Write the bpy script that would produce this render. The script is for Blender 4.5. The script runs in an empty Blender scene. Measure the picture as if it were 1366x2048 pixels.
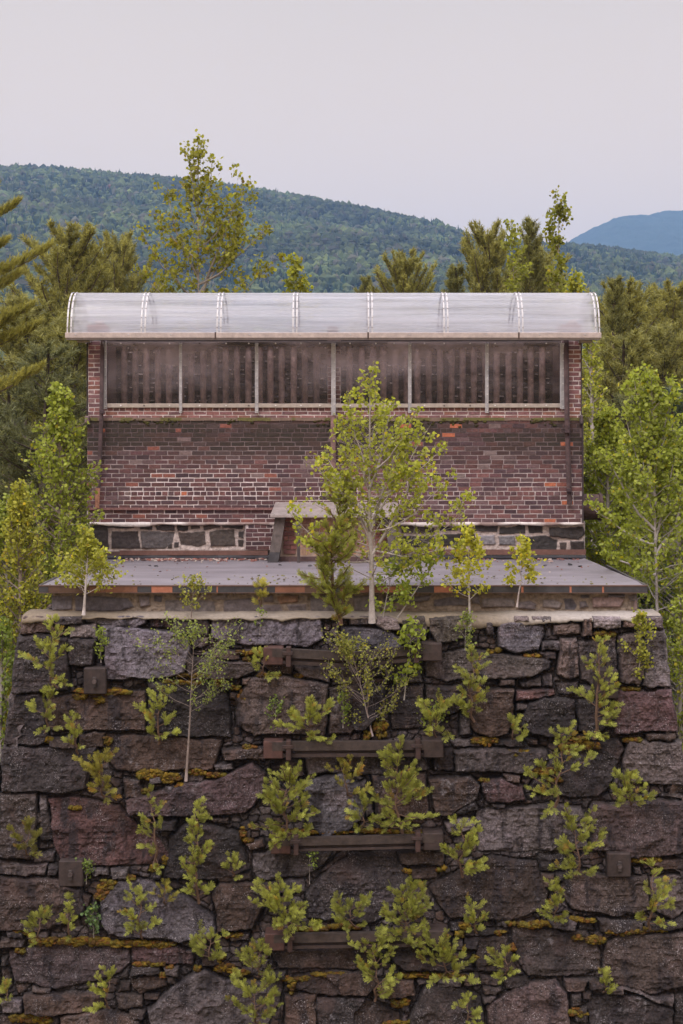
import bpy, math, random
import numpy as np
from math import radians, sin, cos, pi

# ------------------------------------------------------------------ camera, world, sun
SC = bpy.context.scene
F = 3388.0            # focal length in pixels of the 1366 x 2048 photograph
E = 13.1              # eye height above the ground
HOR = 860.0           # picture row of the horizon
cam_data = bpy.data.cameras.new('camera')
cam = bpy.data.objects.new('camera', cam_data)
SC.collection.objects.link(cam)
cam.location = (0, 0, E)
cam.rotation_euler = (radians(90), 0, 0)
cam_data.sensor_fit = 'VERTICAL'
cam_data.sensor_height = 36.0
cam_data.lens = 36.0 * F / 2048
cam_data.shift_y = -(1024 - HOR) / 2048
cam_data.clip_start = 0.1
cam_data.clip_end = 40000
SC.camera = cam

SUN_EL, SUN_ROT = radians(52), radians(205)
w = bpy.data.worlds.new('World'); SC.world = w; w.use_nodes = True
nt = w.node_tree; nt.nodes.clear()
out = nt.nodes.new('ShaderNodeOutputWorld')
sky = nt.nodes.new('ShaderNodeTexSky'); sky.sky_type = 'NISHITA'; sky.sun_disc = False
sky.sun_elevation = SUN_EL; sky.sun_rotation = SUN_ROT
sky.air_density = 1.0; sky.dust_density = 3.0
bgs = nt.nodes.new('ShaderNodeBackground'); bgs.inputs['Strength'].default_value = 0.1
nt.links.new(sky.outputs[0], bgs.inputs['Color'])
# overcast layer: a cloud deck, brighter and whiter low down where the photograph's is
tc = nt.nodes.new('ShaderNodeTexCoord')
sep = nt.nodes.new('ShaderNodeSeparateXYZ'); nt.links.new(tc.outputs['Generated'], sep.inputs[0])
rmp = nt.nodes.new('ShaderNodeValToRGB')
rmp.color_ramp.elements[0].position = 0.0; rmp.color_ramp.elements[0].color = (1.5, 0.97, 0.46, 1)
rmp.color_ramp.elements[1].position = 0.26; rmp.color_ramp.elements[1].color = (0.65, 0.535, 0.425, 1)
e = rmp.color_ramp.elements.new(0.12); e.color = (0.93, 0.705, 0.49, 1)
e = rmp.color_ramp.elements.new(0.5); e.color = (1.2, 1.11, 1.08, 1)
e = rmp.color_ramp.elements.new(0.9); e.color = (1.9, 1.8, 1.8, 1)
nt.links.new(sep.outputs['Z'], rmp.inputs[0])
cn = nt.nodes.new('ShaderNodeTexNoise'); cn.inputs['Scale'].default_value = 2.2; cn.inputs['Detail'].default_value = 3
nt.links.new(tc.outputs['Generated'], cn.inputs['Vector'])
mr = nt.nodes.new('ShaderNodeMapRange'); mr.inputs[3].default_value = 0.95; mr.inputs[4].default_value = 1.05
nt.links.new(cn.outputs['Fac'], mr.inputs[0])
bgc = nt.nodes.new('ShaderNodeBackground')
nt.links.new(rmp.outputs[0], bgc.inputs['Color']); nt.links.new(mr.outputs[0], bgc.inputs['Strength'])
mx = nt.nodes.new('ShaderNodeMixShader'); mx.inputs[0].default_value = 0.93
nt.links.new(bgs.outputs[0], mx.inputs[1]); nt.links.new(bgc.outputs[0], mx.inputs[2])
nt.links.new(mx.outputs[0], out.inputs['Surface'])

sl = bpy.data.lights.new('sun', 'SUN'); sl.energy = 1.5; sl.angle = radians(22); sl.color = (1.0, 0.95, 0.9)
sun = bpy.data.objects.new('sun', sl); SC.collection.objects.link(sun)
# sun behind the camera's left shoulder, high
from mathutils import Vector
sdir = Vector((sin(SUN_ROT) * cos(SUN_EL), cos(SUN_ROT) * cos(SUN_EL), sin(SUN_EL)))
sun.rotation_euler = sdir.to_track_quat('Z', 'Y').to_euler()

SC.view_settings.view_transform = 'Standard'; SC.view_settings.look = 'None'
SC.view_settings.exposure = 0.6; SC.view_settings.gamma = 1.0; SC.view_settings.use_curve_mapping = False
SC.cycles.use_denoising = True
SC.cycles.max_bounces = 8; SC.cycles.transparent_max_bounces = 24; SC.cycles.volume_bounces = 0
SC.cycles.caustics_reflective = False; SC.cycles.caustics_refractive = False

# ------------------------------------------------------------------ helpers
RNG = np.random.default_rng(7)
COL = SC.collection
def W(px, py, D):
    return np.array([(px - 683) / F * D, D, E - (py - HOR) / F * D])

def tag(o, label=None, cat=None, group=None, kind=None):
    if label: o['label'] = label
    if cat: o['category'] = cat
    if group: o['group'] = group
    if kind: o['kind'] = kind
    return o
def empty(name, loc, label=None, cat=None, group=None, kind=None, rz=0):
    o = bpy.data.objects.new(name, None); COL.objects.link(o)
    o.location = [float(v) for v in loc]; o.rotation_euler = (0, 0, rz); o.empty_display_size = 0.3
    return tag(o, label, cat, group, kind)

class MB:
    """collects vertices, faces and vertex colours, then links them as one mesh"""
    def __init__(s): s.v = []; s.f = []; s.c = []; s.n = 0; s.m = []
    def add(s, v, f, c=(0.5, 0.5, 0.5)):
        v = np.asarray(v, float).reshape(-1, 3); f = np.asarray(f, int)
        s.v.append(v); s.f.append(f + s.n); s.n += len(v)
        c = np.asarray(c, float)
        if c.ndim == 1: c = np.repeat(c[None, :3], len(v), 0)
        s.c.append(c[:, :3]); return s
    def box(s, a, b, c=(0.5, 0.5, 0.5), jit=0):
        x0, y0, z0 = a; x1, y1, z1 = b
        v = np.array([(x0,y0,z0),(x1,y0,z0),(x1,y1,z0),(x0,y1,z0),(x0,y0,z1),(x1,y0,z1),(x1,y1,z1),(x0,y1,z1)], float)
        if jit: v = v + RNG.normal(0, jit, v.shape)
        return s.add(v, [(0,3,2,1),(4,5,6,7),(0,1,5,4),(1,2,6,5),(2,3,7,6),(3,0,4,7)], c)
    def bbox(s, a, b, r, c=(0.5,0.5,0.5)):
        """box with chamfered edges"""
        a = np.array(a, float); b = np.array(b, float)
        V = []; F_ = []
        cs = [(i, j, k) for i in (0, 1) for j in (0, 1) for k in (0, 1)]
        idx = {}
        for cc in cs:
            base = np.where(np.array(cc) == 1, b, a)
            inn = np.where(np.array(cc) == 1, b - r, a + r)
            for ax in range(3):
                p = inn.copy(); p[ax] = base[ax]; idx[(cc, ax)] = len(V); V.append(p)
        for ax in range(3):
            o1, o2 = [q for q in range(3) if q != ax]
            for sgn in (0, 1):
                q = []
                for (p1, p2) in ((0,0),(1,0),(1,1),(0,1)):
                    cc = [0,0,0]; cc[ax] = sgn; cc[o1] = p1; cc[o2] = p2; q.append(idx[(tuple(cc), ax)])
                F_.append(q)
            for p1 in (0, 1):
                for p2 in (0, 1):
                    c0 = [0,0,0]; c0[o1] = p1; c0[o2] = p2; c1 = list(c0); c1[ax] = 1
                    c0 = tuple(c0); c1 = tuple(c1)
                    F_.append([idx[(c0, o1)], idx[(c1, o1)], idx[(c1, o2)], idx[(c0, o2)]])
        s.add(V, F_, c)
        T = [[idx[(cc, 0)], idx[(cc, 1)], idx[(cc, 2)]] for cc in cs]
        s.f.append(np.array(T) + s.n - len(V)); return s
    def tube(s, pts, rad, n=6, c=(0.5,0.5,0.5), cap=True):
        pts = np.asarray(pts, float); m = len(pts)
        rad = np.broadcast_to(np.asarray(rad, float), (m,))
        t = np.gradient(pts, axis=0); t /= np.linalg.norm(t, axis=1)[:, None] + 1e-9
        ref = np.array([0.31, 0.92, 0.24]) if abs(t[0][2]) > .7 else np.array([0, 0, 1.0])
        a = np.cross(t, ref); a /= np.linalg.norm(a, axis=1)[:, None] + 1e-9
        b = np.cross(t, a)
        th = np.arange(n) * 2 * pi / n
        ring = pts[:, None] + rad[:, None, None] * (a[:, None] * np.cos(th)[None, :, None] + b[:, None] * np.sin(th)[None, :, None])
        i = np.arange(m - 1)[:, None] * n; j = np.arange(n)[None]; k = (j + 1) % n
        f = np.stack([i + j, i + k, i + n + k, i + n + j], -1).reshape(-1, 4)
        s.add(ring.reshape(-1, 3), f, c)
        if cap:
            s.f.append(np.array([list(range(n))]) + s.n - m * n)
            s.f.append(np.array([list(range(n))[::-1]]) + s.n - n)
        return s
    def build(s, name, mat, parent=None, smooth=False, **kw):
        V = np.concatenate(s.v); C = np.concatenate(s.c)
        me = bpy.data.meshes.new(name)
        groups = [f for f in s.f if len(f)]
        tot = np.concatenate([np.full(len(f), f.shape[1]) for f in groups])
        idx = np.concatenate([f.ravel() for f in groups])
        me.vertices.add(len(V)); me.vertices.foreach_set('co', V.astype(np.float32).ravel())
        me.loops.add(len(idx)); me.loops.foreach_set('vertex_index', idx.astype(np.int32))
        me.polygons.add(len(tot))
        me.polygons.foreach_set('loop_start', np.concatenate([[0], np.cumsum(tot)[:-1]]).astype(np.int32))
        me.update(calc_edges=True); me.validate()
        at = me.attributes.new('Col', 'FLOAT_COLOR', 'POINT')
        at.data.foreach_set('color', np.concatenate([C, np.ones((len(C), 1))], 1).astype(np.float32).ravel())
        me.polygons.foreach_set('use_smooth', np.full(len(tot), bool(smooth)))
        me.materials.append(mat)
        o = bpy.data.objects.new(name, me); COL.objects.link(o)
        if parent is not None:
            o.parent = parent
            M = parent.matrix_basis.copy(); p = parent.parent
            while p is not None: M = p.matrix_basis @ M; p = p.parent
            inv = M.inverted()
            me.transform(inv)      # vertices were given in world coordinates
        return tag(o, **kw)

# numpy value noise
_T = np.random.default_rng(3).random((256, 256))
def vnoise(x, y, seed=0):
    x = np.asarray(x, float) + seed * 17.31; y = np.asarray(y, float) + seed * 9.77
    xi = np.floor(x).astype(int); yi = np.floor(y).astype(int)
    fx = x - xi; fy = y - yi; fx = fx * fx * (3 - 2 * fx); fy = fy * fy * (3 - 2 * fy)
    a = _T[xi & 255, yi & 255]; b = _T[(xi + 1) & 255, yi & 255]; c = _T[xi & 255, (yi + 1) & 255]; d = _T[(xi + 1) & 255, (yi + 1) & 255]
    return (a * (1 - fx) + b * fx) * (1 - fy) + (c * (1 - fx) + d * fx) * fy
def fbm(x, y, o=4, seed=0, ridge=False):
    s = 0; a = 1; t = 0
    for i in range(o):
        n = vnoise(x * 2 ** i, y * 2 ** i, seed + i * 3)
        if ridge: n = 1 - abs(2 * n - 1)
        s = s + a * n; t += a; a *= .5
    return s / t

# ------------------------------------------------------------------ materials
def new_mat(name):
    m = bpy.data.materials.new(name); m.use_nodes = True
    n = m.node_tree; b = n.nodes['Principled BSDF']; return m, n, b
def N(n, t, **kw):
    x = n.nodes.new(t)
    for k, v in kw.items():
        if k in x.inputs: x.inputs[k].default_value = v
        else: setattr(x, k, v)
    return x
def ramp(n, src, p0, p1, c0=0.0, c1=1.0):
    r = n.nodes.new('ShaderNodeMapRange'); n.links.new(src, r.inputs[0])
    r.inputs[1].default_value = p0; r.inputs[2].default_value = p1; r.inputs[3].default_value = c0; r.inputs[4].default_value = c1
    return r.outputs[0]
def mixc(n, fac, a, b, mode='MIX'):
    x = n.nodes.new('ShaderNodeMixRGB'); x.blend_type = mode
    for s, v in ((0, fac), (1, a), (2, b)):
        if isinstance(v, (int, float)): x.inputs[s].default_value = v
        elif isinstance(v, tuple): x.inputs[s].default_value = (*v, 1)[:4]
        else: n.links.new(v, x.inputs[s])
    return x.outputs[0]
def noise(n, scale, detail=4, rough=.6, vec=None, stretch=None):
    t = n.nodes.new('ShaderNodeTexNoise'); t.inputs['Scale'].default_value = scale
    t.inputs['Detail'].default_value = detail; t.inputs['Roughness'].default_value = rough
    if vec is None:
        g = n.nodes.new('ShaderNodeNewGeometry'); vec = g.outputs['Position']
    if stretch:
        mp = n.nodes.new('ShaderNodeMapping'); mp.inputs['Scale'].default_value = stretch; n.links.new(vec, mp.inputs[0]); vec = mp.outputs[0]
    n.links.new(vec, t.inputs['Vector']); return t.outputs['Fac']
def attr(n):
    a = n.nodes.new('ShaderNodeAttribute'); a.attribute_name = 'Col'; return a.outputs['Color']
def bump(n, b, h, strength, dist):
    x = n.nodes.new('ShaderNodeBump'); x.inputs['Strength'].default_value = strength; x.inputs['Distance'].default_value = dist
    n.links.new(h, x.inputs['Height']); n.links.new(x.outputs[0], b.inputs['Normal'])

def mat_stone(name='weathered_stone', lichen=True, amt=1.0):
    m, n, b = new_mat(name)
    c = attr(n)
    n1 = noise(n, 5, 6, .7); n2 = noise(n, 38, 5, .7); n3 = noise(n, 2.2, 3, .6)
    c = mixc(n, 1, c, mixc(n, ramp(n, n1, .3, .7), (.45, .43, .45), (1.5, 1.48, 1.52)), 'MULTIPLY')
    c = mixc(n, 1, c, mixc(n, ramp(n, n2, .3, .7), (.38, .37, .38), (1.75, 1.72, 1.75)), 'MULTIPLY')
    # paler scuffed faces
    sc_ = noise(n, 2.6, 9, .78)
    c = mixc(n, ramp(n, sc_, .50, .66, 0, .8), c, mixc(n, 1, c, (2.1, 2.1, 2.3), 'MULTIPLY'))
    # dark vertical run-off streaks and rusty patches
    st = noise(n, 1, 4, .6, stretch=(5, 5, .9))
    c = mixc(n, ramp(n, st, .52, .62, 0, .85), c, (.018, .013, .016))
    ru = noise(n, 1.3, 5, .7)
    c = mixc(n, ramp(n, ru, .54, .68, 0, .6), c, (.060, .034, .028))
    if lichen:
        sp = noise(n, 60, 3, .75); ms = noise(n, 3.3, 4, .7)
        k = n.nodes.new('ShaderNodeMath'); k.operation = 'MULTIPLY'
        n.links.new(ramp(n, sp, .585, .64), k.inputs[0]); n.links.new(ramp(n, ms, .46, .66, 0, .85 * amt), k.inputs[1])
        c = mixc(n, k.outputs[0], c, (.42, .38, .41))
        bl = noise(n, 7, 6, .8)
        k2 = n.nodes.new('ShaderNodeMath'); k2.operation = 'MULTIPLY'
        n.links.new(ramp(n, bl, .56, .66), k2.inputs[0]); n.links.new(ramp(n, noise(n, .9, 2), .5, .62, 0, .5), k2.inputs[1])
        c = mixc(n, k2.outputs[0], c, (.25, .225, .25))
    n.links.new(c, b.inputs['Base Color']); b.inputs['Roughness'].default_value = .82
    b.inputs['Specular IOR Level'].default_value = .3
    bump(n, b, mixc(n, .5, n2, noise(n, 14, 8, .8)), 1.0, .035)
    return m
def mat_attr(name, rough=.8, mott=(.7, 1.3), scale=20, bs=.3, bd=.004, spec=.4, metal=0.0):
    m, n, b = new_mat(name)
    n1 = noise(n, scale, 5, .7)
    c = mixc(n, 1, attr(n), mixc(n, ramp(n, n1, .3, .7), (mott[0],) * 3, (mott[1],) * 3), 'MULTIPLY')
    n.links.new(c, b.inputs['Base Color']); b.inputs['Roughness'].default_value = rough
    b.inputs['Specular IOR Level'].default_value = spec; b.inputs['Metallic'].default_value = metal
    bump(n, b, n1, bs, bd); return m
def mat_leaf(name, trans=.45, rough=.5, tcol=(1.3, 1.35, .5)):
    m = bpy.data.materials.new(name); m.use_nodes = True; n = m.node_tree; n.nodes.clear()
    o = n.nodes.new('ShaderNodeOutputMaterial')
    c = attr(n)
    d = n.nodes.new('ShaderNodeBsdfPrincipled'); d.inputs['Roughness'].default_value = rough; d.inputs['Specular IOR Level'].default_value = .25
    n.links.new(c, d.inputs['Base Color'])
    t = n.nodes.new('ShaderNodeBsdfTranslucent'); n.links.new(mixc(n, 1, c, tcol, 'MULTIPLY'), t.inputs[0])
    mm = n.nodes.new('ShaderNodeMixShader'); mm.inputs[0].default_value = trans
    n.links.new(d.outputs[0], mm.inputs[1]); n.links.new(t.outputs[0], mm.inputs[2]); n.links.new(mm.outputs[0], o.inputs['Surface'])
    return m
M_STONE = mat_stone()
M_STONE2 = mat_attr('mortared_stone', .85, (.55, 1.45), 16, .9, .012)
M_BRICK = mat_attr('old_brick', .85, (.6, 1.35), 30, .6, .005)
M_MORTAR = mat_attr('mortar', .9, (.75, 1.2), 18, .8, .012)
M_METAL = mat_attr('weathered_metal', .55, (.7, 1.25), 9, .25, .003, .5, .3)
M_RUST = mat_attr('rusted_iron', .8, (.5, 1.5), 11, .8, .006)
M_WOOD = mat_attr('grey_board', .75, (.75, 1.2), 12, .3, .003)
M_BARK = mat_attr('bark', .85, (.7, 1.25), 25, .5, .004)
M_LEAF = mat_leaf('aspen_leaf', .5, .5, (1.25, 1.3, .7))
M_CEDAR = mat_leaf('cedar_foliage', .42, .6, (1.25, 1.2, .7))
M_PINE = mat_leaf('pine_needles', .45, .55, (1.2, 1.15, .8))
M_MOSS = mat_attr('moss', .95, (.5, 1.5), 60, 1.0, .01, .1)
# ------------------------------------------------------------------ masonry as real relief
def poly_sdf(P, u, v):
    """signed distance, positive inside"""
    n = len(P); d = np.full(u.shape, 1e9); ins = np.zeros(u.shape, bool)
    for i in range(n):
        a = P[i]; b = P[(i + 1) % n]
        ex, ey = b[0] - a[0], b[1] - a[1]; wx, wy = u - a[0], v - a[1]
        t = np.clip((wx * ex + wy * ey) / (ex * ex + ey * ey + 1e-12), 0, 1)
        d = np.minimum(d, (wx - ex * t) ** 2 + (wy - ey * t) ** 2)
        c = ((a[1] > v) != (b[1] > v)) & (u < (b[0] - a[0]) * (v - a[1]) / (b[1] - a[1] + 1e-12) + a[0])
        ins ^= c
    d = np.sqrt(d); return np.where(ins, d, -d)

def auto_courses(U0, U1, V0, V1, hmin, hmax, wmin, wmax, seed, small=.25):
    r = random.Random(seed); out = []; v = V0
    while v < V1 - hmin * .5:
        h = r.uniform(hmin, hmax); h = min(h, V1 - v); u = U0 - r.uniform(0, wmin)
        while u < U1:
            w_ = r.uniform(wmin, wmax)
            g = .012
            def j(): return r.uniform(-.03, .03)
            if r.random() < small:
                k = r.uniform(.4, .6)
                for (a, b) in ((0, k), (k, 1)):
                    out.append([(u + g, v + h * a + g), (u + w_ - g, v + h * a + g), (u + w_ - g, v + h * b - g), (u + g, v + h * b - g)])
            else:
                out.append([(u + g + j(), v + g + j() * .5), (u + w_ * .5, v + g + j() * .6), (u + w_ - g + j(), v + g + j() * .5), (u + w_ - g + j(), v + h - g + j() * .5), (u + w_ * .5, v + h - g + j() * .6), (u + g + j(), v + h - g + j() * .5)])
            u += w_
        v += h
    return out

PAL = [(.054,.039,.034), (.038,.029,.027), (.074,.059,.057), (.046,.031,.026), (.058,.037,.029), (.032,.025,.025), (.084,.070,.070)]
def masonry(name, polys, U0, U1, V0, V1, res, mp, mat, parent, gap=-.13, edge=.032, amp=.12, offs=.06, gapcol=(.03,.024,.022),
            cell=.13, rub=.07, seed=0, xl=None, xr=None, corner=True, cols=None, warp=.022, pal=PAL, topround=False, grow=.0, cscale=1.0, grade=False, smooth=True, label=None):
    nu = int((U1 - U0) / res) + 1; nv = int((V1 - V0) / res) + 1
    s = np.linspace(0, 1, nu); vv = np.linspace(V0, V1, nv)
    S, V = np.meshgrid(s, vv)
    L = xl(V) if xl else np.full(V.shape, U0); R = xr(V) if xr else np.full(V.shape, U1)
    U = L + (R - L) * S
    uw = U + (fbm(U * 4, V * 4, 3, seed) - .5) * warp * 2 + (fbm(U * 17, V * 17, 2, seed + 9) - .5) * warp * .6
    vw = V + (fbm(U * 4, V * 4, 3, seed + 5) - .5) * warp * 2 + (fbm(U * 17, V * 17, 2, seed + 2) - .5) * warp * .6
    best = np.full(U.shape, -1e9); pid = np.full(U.shape, -1)
    for k, P in enumerate(polys):
        P = np.array(P, float); m = .12
        m_ = (uw > P[:,0].min() - m) & (uw < P[:,0].max() + m) & (vw > P[:,1].min() - m) & (vw < P[:,1].max() + m)
        if not m_.any(): continue
        ii = np.nonzero(m_); d = poly_sdf(P, uw[ii], vw[ii])
        b = best[ii]; t = d > b
        best[ii] = np.where(t, d, b); q = pid[ii]; q[t] = k; pid[ii] = q
    r = np.random.default_rng(seed + 11); K = len(polys)
    off = r.uniform(-offs, offs, K + 1); tx = r.normal(0, .045, K + 1); ty = r.normal(0, .05, K + 1)
    cen = np.array([np.mean(P, 0) for P in polys] + [(0, 0)])
    size = np.array([min(np.ptp(np.array(P)[:, 0]), np.ptp(np.array(P)[:, 1])) for P in polys] + [1])
    best = best + grow; inside = best > 0
    # rough split face: ridged facets that differ from stone to stone
    sh = pid * 3.7
    rough = fbm(U * 2.2 + sh, V * 2.6 + sh, 5, seed + 1, ridge=True) - .5
    fine = fbm(U * 14 + sh, V * 14, 4, seed + 4, ridge=True) - .5
    hp = off[pid] + tx[pid] * np.clip(U - cen[pid, 0], -.8, .8) + ty[pid] * (V - cen[pid, 1]) + amp * rough + amp * .42 * fine
    ed = np.minimum(edge, size[pid] * .33)
    t = np.clip(best / ed, 0, 1); prof = np.sqrt(1 - (1 - t) ** 2)
    # joints: rubble packing
    gx = np.floor(uw / cell); gy = np.floor(vw / (cell * .7)); f1 = np.full(U.shape, 9.); f2 = f1.copy(); cid = np.zeros(U.shape, int)
    for dx in (-1, 0, 1):
        for dy in (-1, 0, 1):
            cx, cy = (gx + dx).astype(int), (gy + dy).astype(int)
            jx = _T[cx & 255, cy & 255]; jy = _T[(cx + 91) & 255, (cy + 37) & 255]
            d = np.hypot(uw / cell - (cx + .15 + .7 * jx), vw / (cell * .7) - (cy + .15 + .7 * jy))
            nw = d < f1; f2 = np.where(nw, f1, np.minimum(f2, d)); cid = np.where(nw, cx * 31 + cy * 57, cid); f1 = np.minimum(f1, d)
    e2 = np.clip((f2 - f1) * 2.5, 0, 1); room = np.clip((-best) / .045, 0, 1)
    hr = gap + rub * np.sqrt(1 - (1 - e2) ** 2) * room + .02 * fine
    H = np.where(inside, gap * .8 + (hp - gap * .8) * prof, hr)
    if corner:
        dl = np.minimum(U - L, R - U); tt = np.clip(dl / .07, 0, 1)
        H = H - .10 * (1 - np.sqrt(1 - (1 - tt) ** 2))
    if topround:
        tt = np.clip((V1 - V) / .06, 0, 1); H = H - .07 * (1 - np.sqrt(1 - (1 - tt) ** 2))
    base = np.array(pal)[r.integers(0, len(pal), K + 1)] * r.uniform(.7, 1.3, (K + 1, 1))
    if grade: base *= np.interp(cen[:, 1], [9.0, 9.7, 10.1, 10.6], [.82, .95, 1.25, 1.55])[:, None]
    if cols:
        for k, c in cols.items(): base[k] = np.array(c) * cscale
    C = base[pid]
    crack = np.clip((t - .0) * 3, 0, 1)[..., None]
    gc = np.array(gapcol)
    rc = np.array(pal)[np.abs(cid) % len(pal)] * .9
    stone_r = (e2 > .25) & (room > .6)
    C = np.where(inside[..., None], gc + (C - gc) * crack, np.where(stone_r[..., None], rc if rub > .03 else gc, gc))
    P3 = mp(U, V, H)
    f = (np.arange(nv - 1)[:, None] * nu + np.arange(nu - 1)[None])
    f = np.stack([f, f + 1, f + nu + 1, f + nu], -1).reshape(-1, 4)
    o = MB().add(P3.reshape(-1, 3), f, C.reshape(-1, 3)).build(name, mat, parent, smooth=smooth)
    if label: o['label'] = label
    return o

# ------------------------------------------------------------------ the stone tower
ZT = 10.65; YF = 22.30; BAT = .14; ZR = 11.01
def wallD(py):
    k = (py - HOR) / F; return (YF - BAT * (ZT - E)) / (1 + BAT * k)
def wall_pt(px, py, outset=0.0):
    D = wallD(py) - outset; return W(px, py, D)
def wuv(px, py):
    p = wall_pt(px, py); return (p[0], p[2])
XL = lambda z: -4.235 - .125 * (ZT - z)
XR = lambda z: 4.245 + .118 * (ZT - z)

T5 = [[(80,60),(200,50),(213,110),(198,140),(75,135)],[(208,50),(330,45),(335,95),(280,100),(218,100)],
 [(340,55),(470,52),(580,60),(588,90),(545,112),(410,108),(345,85)],[(597,60),(680,60),(686,110),(602,108)],
 [(692,65),(830,62),(834,140),(780,148),(700,135)],[(846,60),(1060,52),(1280,65),(1290,150),(1230,185),(1040,180),(920,174),(847,150)],
 [(45,145),(150,148),(270,158),(272,360),(45,370)],[(280,104),(385,102),(388,155),(280,152)],[(275,160),(380,162),(378,262),(275,262)],
 [(405,112),(540,112),(690,128),(755,160),(762,200),(740,290),(660,315),(430,315),(418,200)],[(768,147),(833,147),(826,180),(775,200)],
 [(745,230),(1010,250),(1028,290),(980,310),(830,318),(752,300)],[(977,197),(1030,197),(1030,228),(977,228)],[(840,200),(960,205),(965,240),(850,228)],
 [(35,376),(150,374),(175,400),(190,560),(155,580),(20,578)],[(185,390),(575,362),(580,522),(370,528),(200,518),(180,450)],
 [(590,332),(720,328),(850,332),(918,390),(923,553),(660,546),(592,500)],[(192,552),(300,546),(303,600),(205,590)],[(315,542),(425,537),(418,592),(312,600)],
 [(428,547),(650,547),(883,567),(868,640),(850,680),(560,683),(470,688),(412,622)],
 [(5,588),(200,592),(385,598),(368,640),(345,758),(270,776),(5,763)],
 [(947,400),(1000,322),(1130,302),(1316,340),(1300,538),(1010,543),(953,500)],
 [(885,332),(925,337),(920,360),(890,360)],[(922,376),(950,377),(945,400),(924,396)],[(924,404),(947,402),(943,425),(920,420)],[(968,322),(1005,318),(990,340),(970,340)],
 [(887,600),(1050,597),(1058,643),(902,638)],[(857,657),(925,652),(930,678),(862,682)],
 [(1087,662),(1150,652),(1210,657),(1213,703),(1110,713),(1087,698)],[(1217,627),(1335,620),(1364,688),(1230,703)],
 [(500,798),(700,745),(860,720),(1015,657),(1062,690),(1058,778),(985,858),(640,863),(512,853)],
 [(490,717),(560,722),(573,788),(500,788)],[(600,705),(640,702),(645,730),(602,735)],[(655,740),(700,735),(695,765),(660,765)],[(745,690),(820,698),(800,730),(750,735)],
 [(0,772),(150,777),(146,1030),(0,1033)],
 [(198,802),(290,792),(470,830),(520,882),(638,962),(663,1030),(640,1062),(380,1070),(237,1043),(213,980)],
 [(1212,730),(1366,692),(1450,752),(1458,860),(1400,918),(1300,950),(1230,900)],
 [(1320,352),(1440,342),(1458,480),(1400,540),(1314,538)],[(1060,210),(1180,250),(1170,300),(1080,290),(1040,250)],[(1180,262),(1320,270),(1318,330),(1200,300)],
 [(160,792),(192,790),(190,840),(162,850)],[(155,860),(190,850),(205,930),(210,970),(160,960)]]
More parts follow.
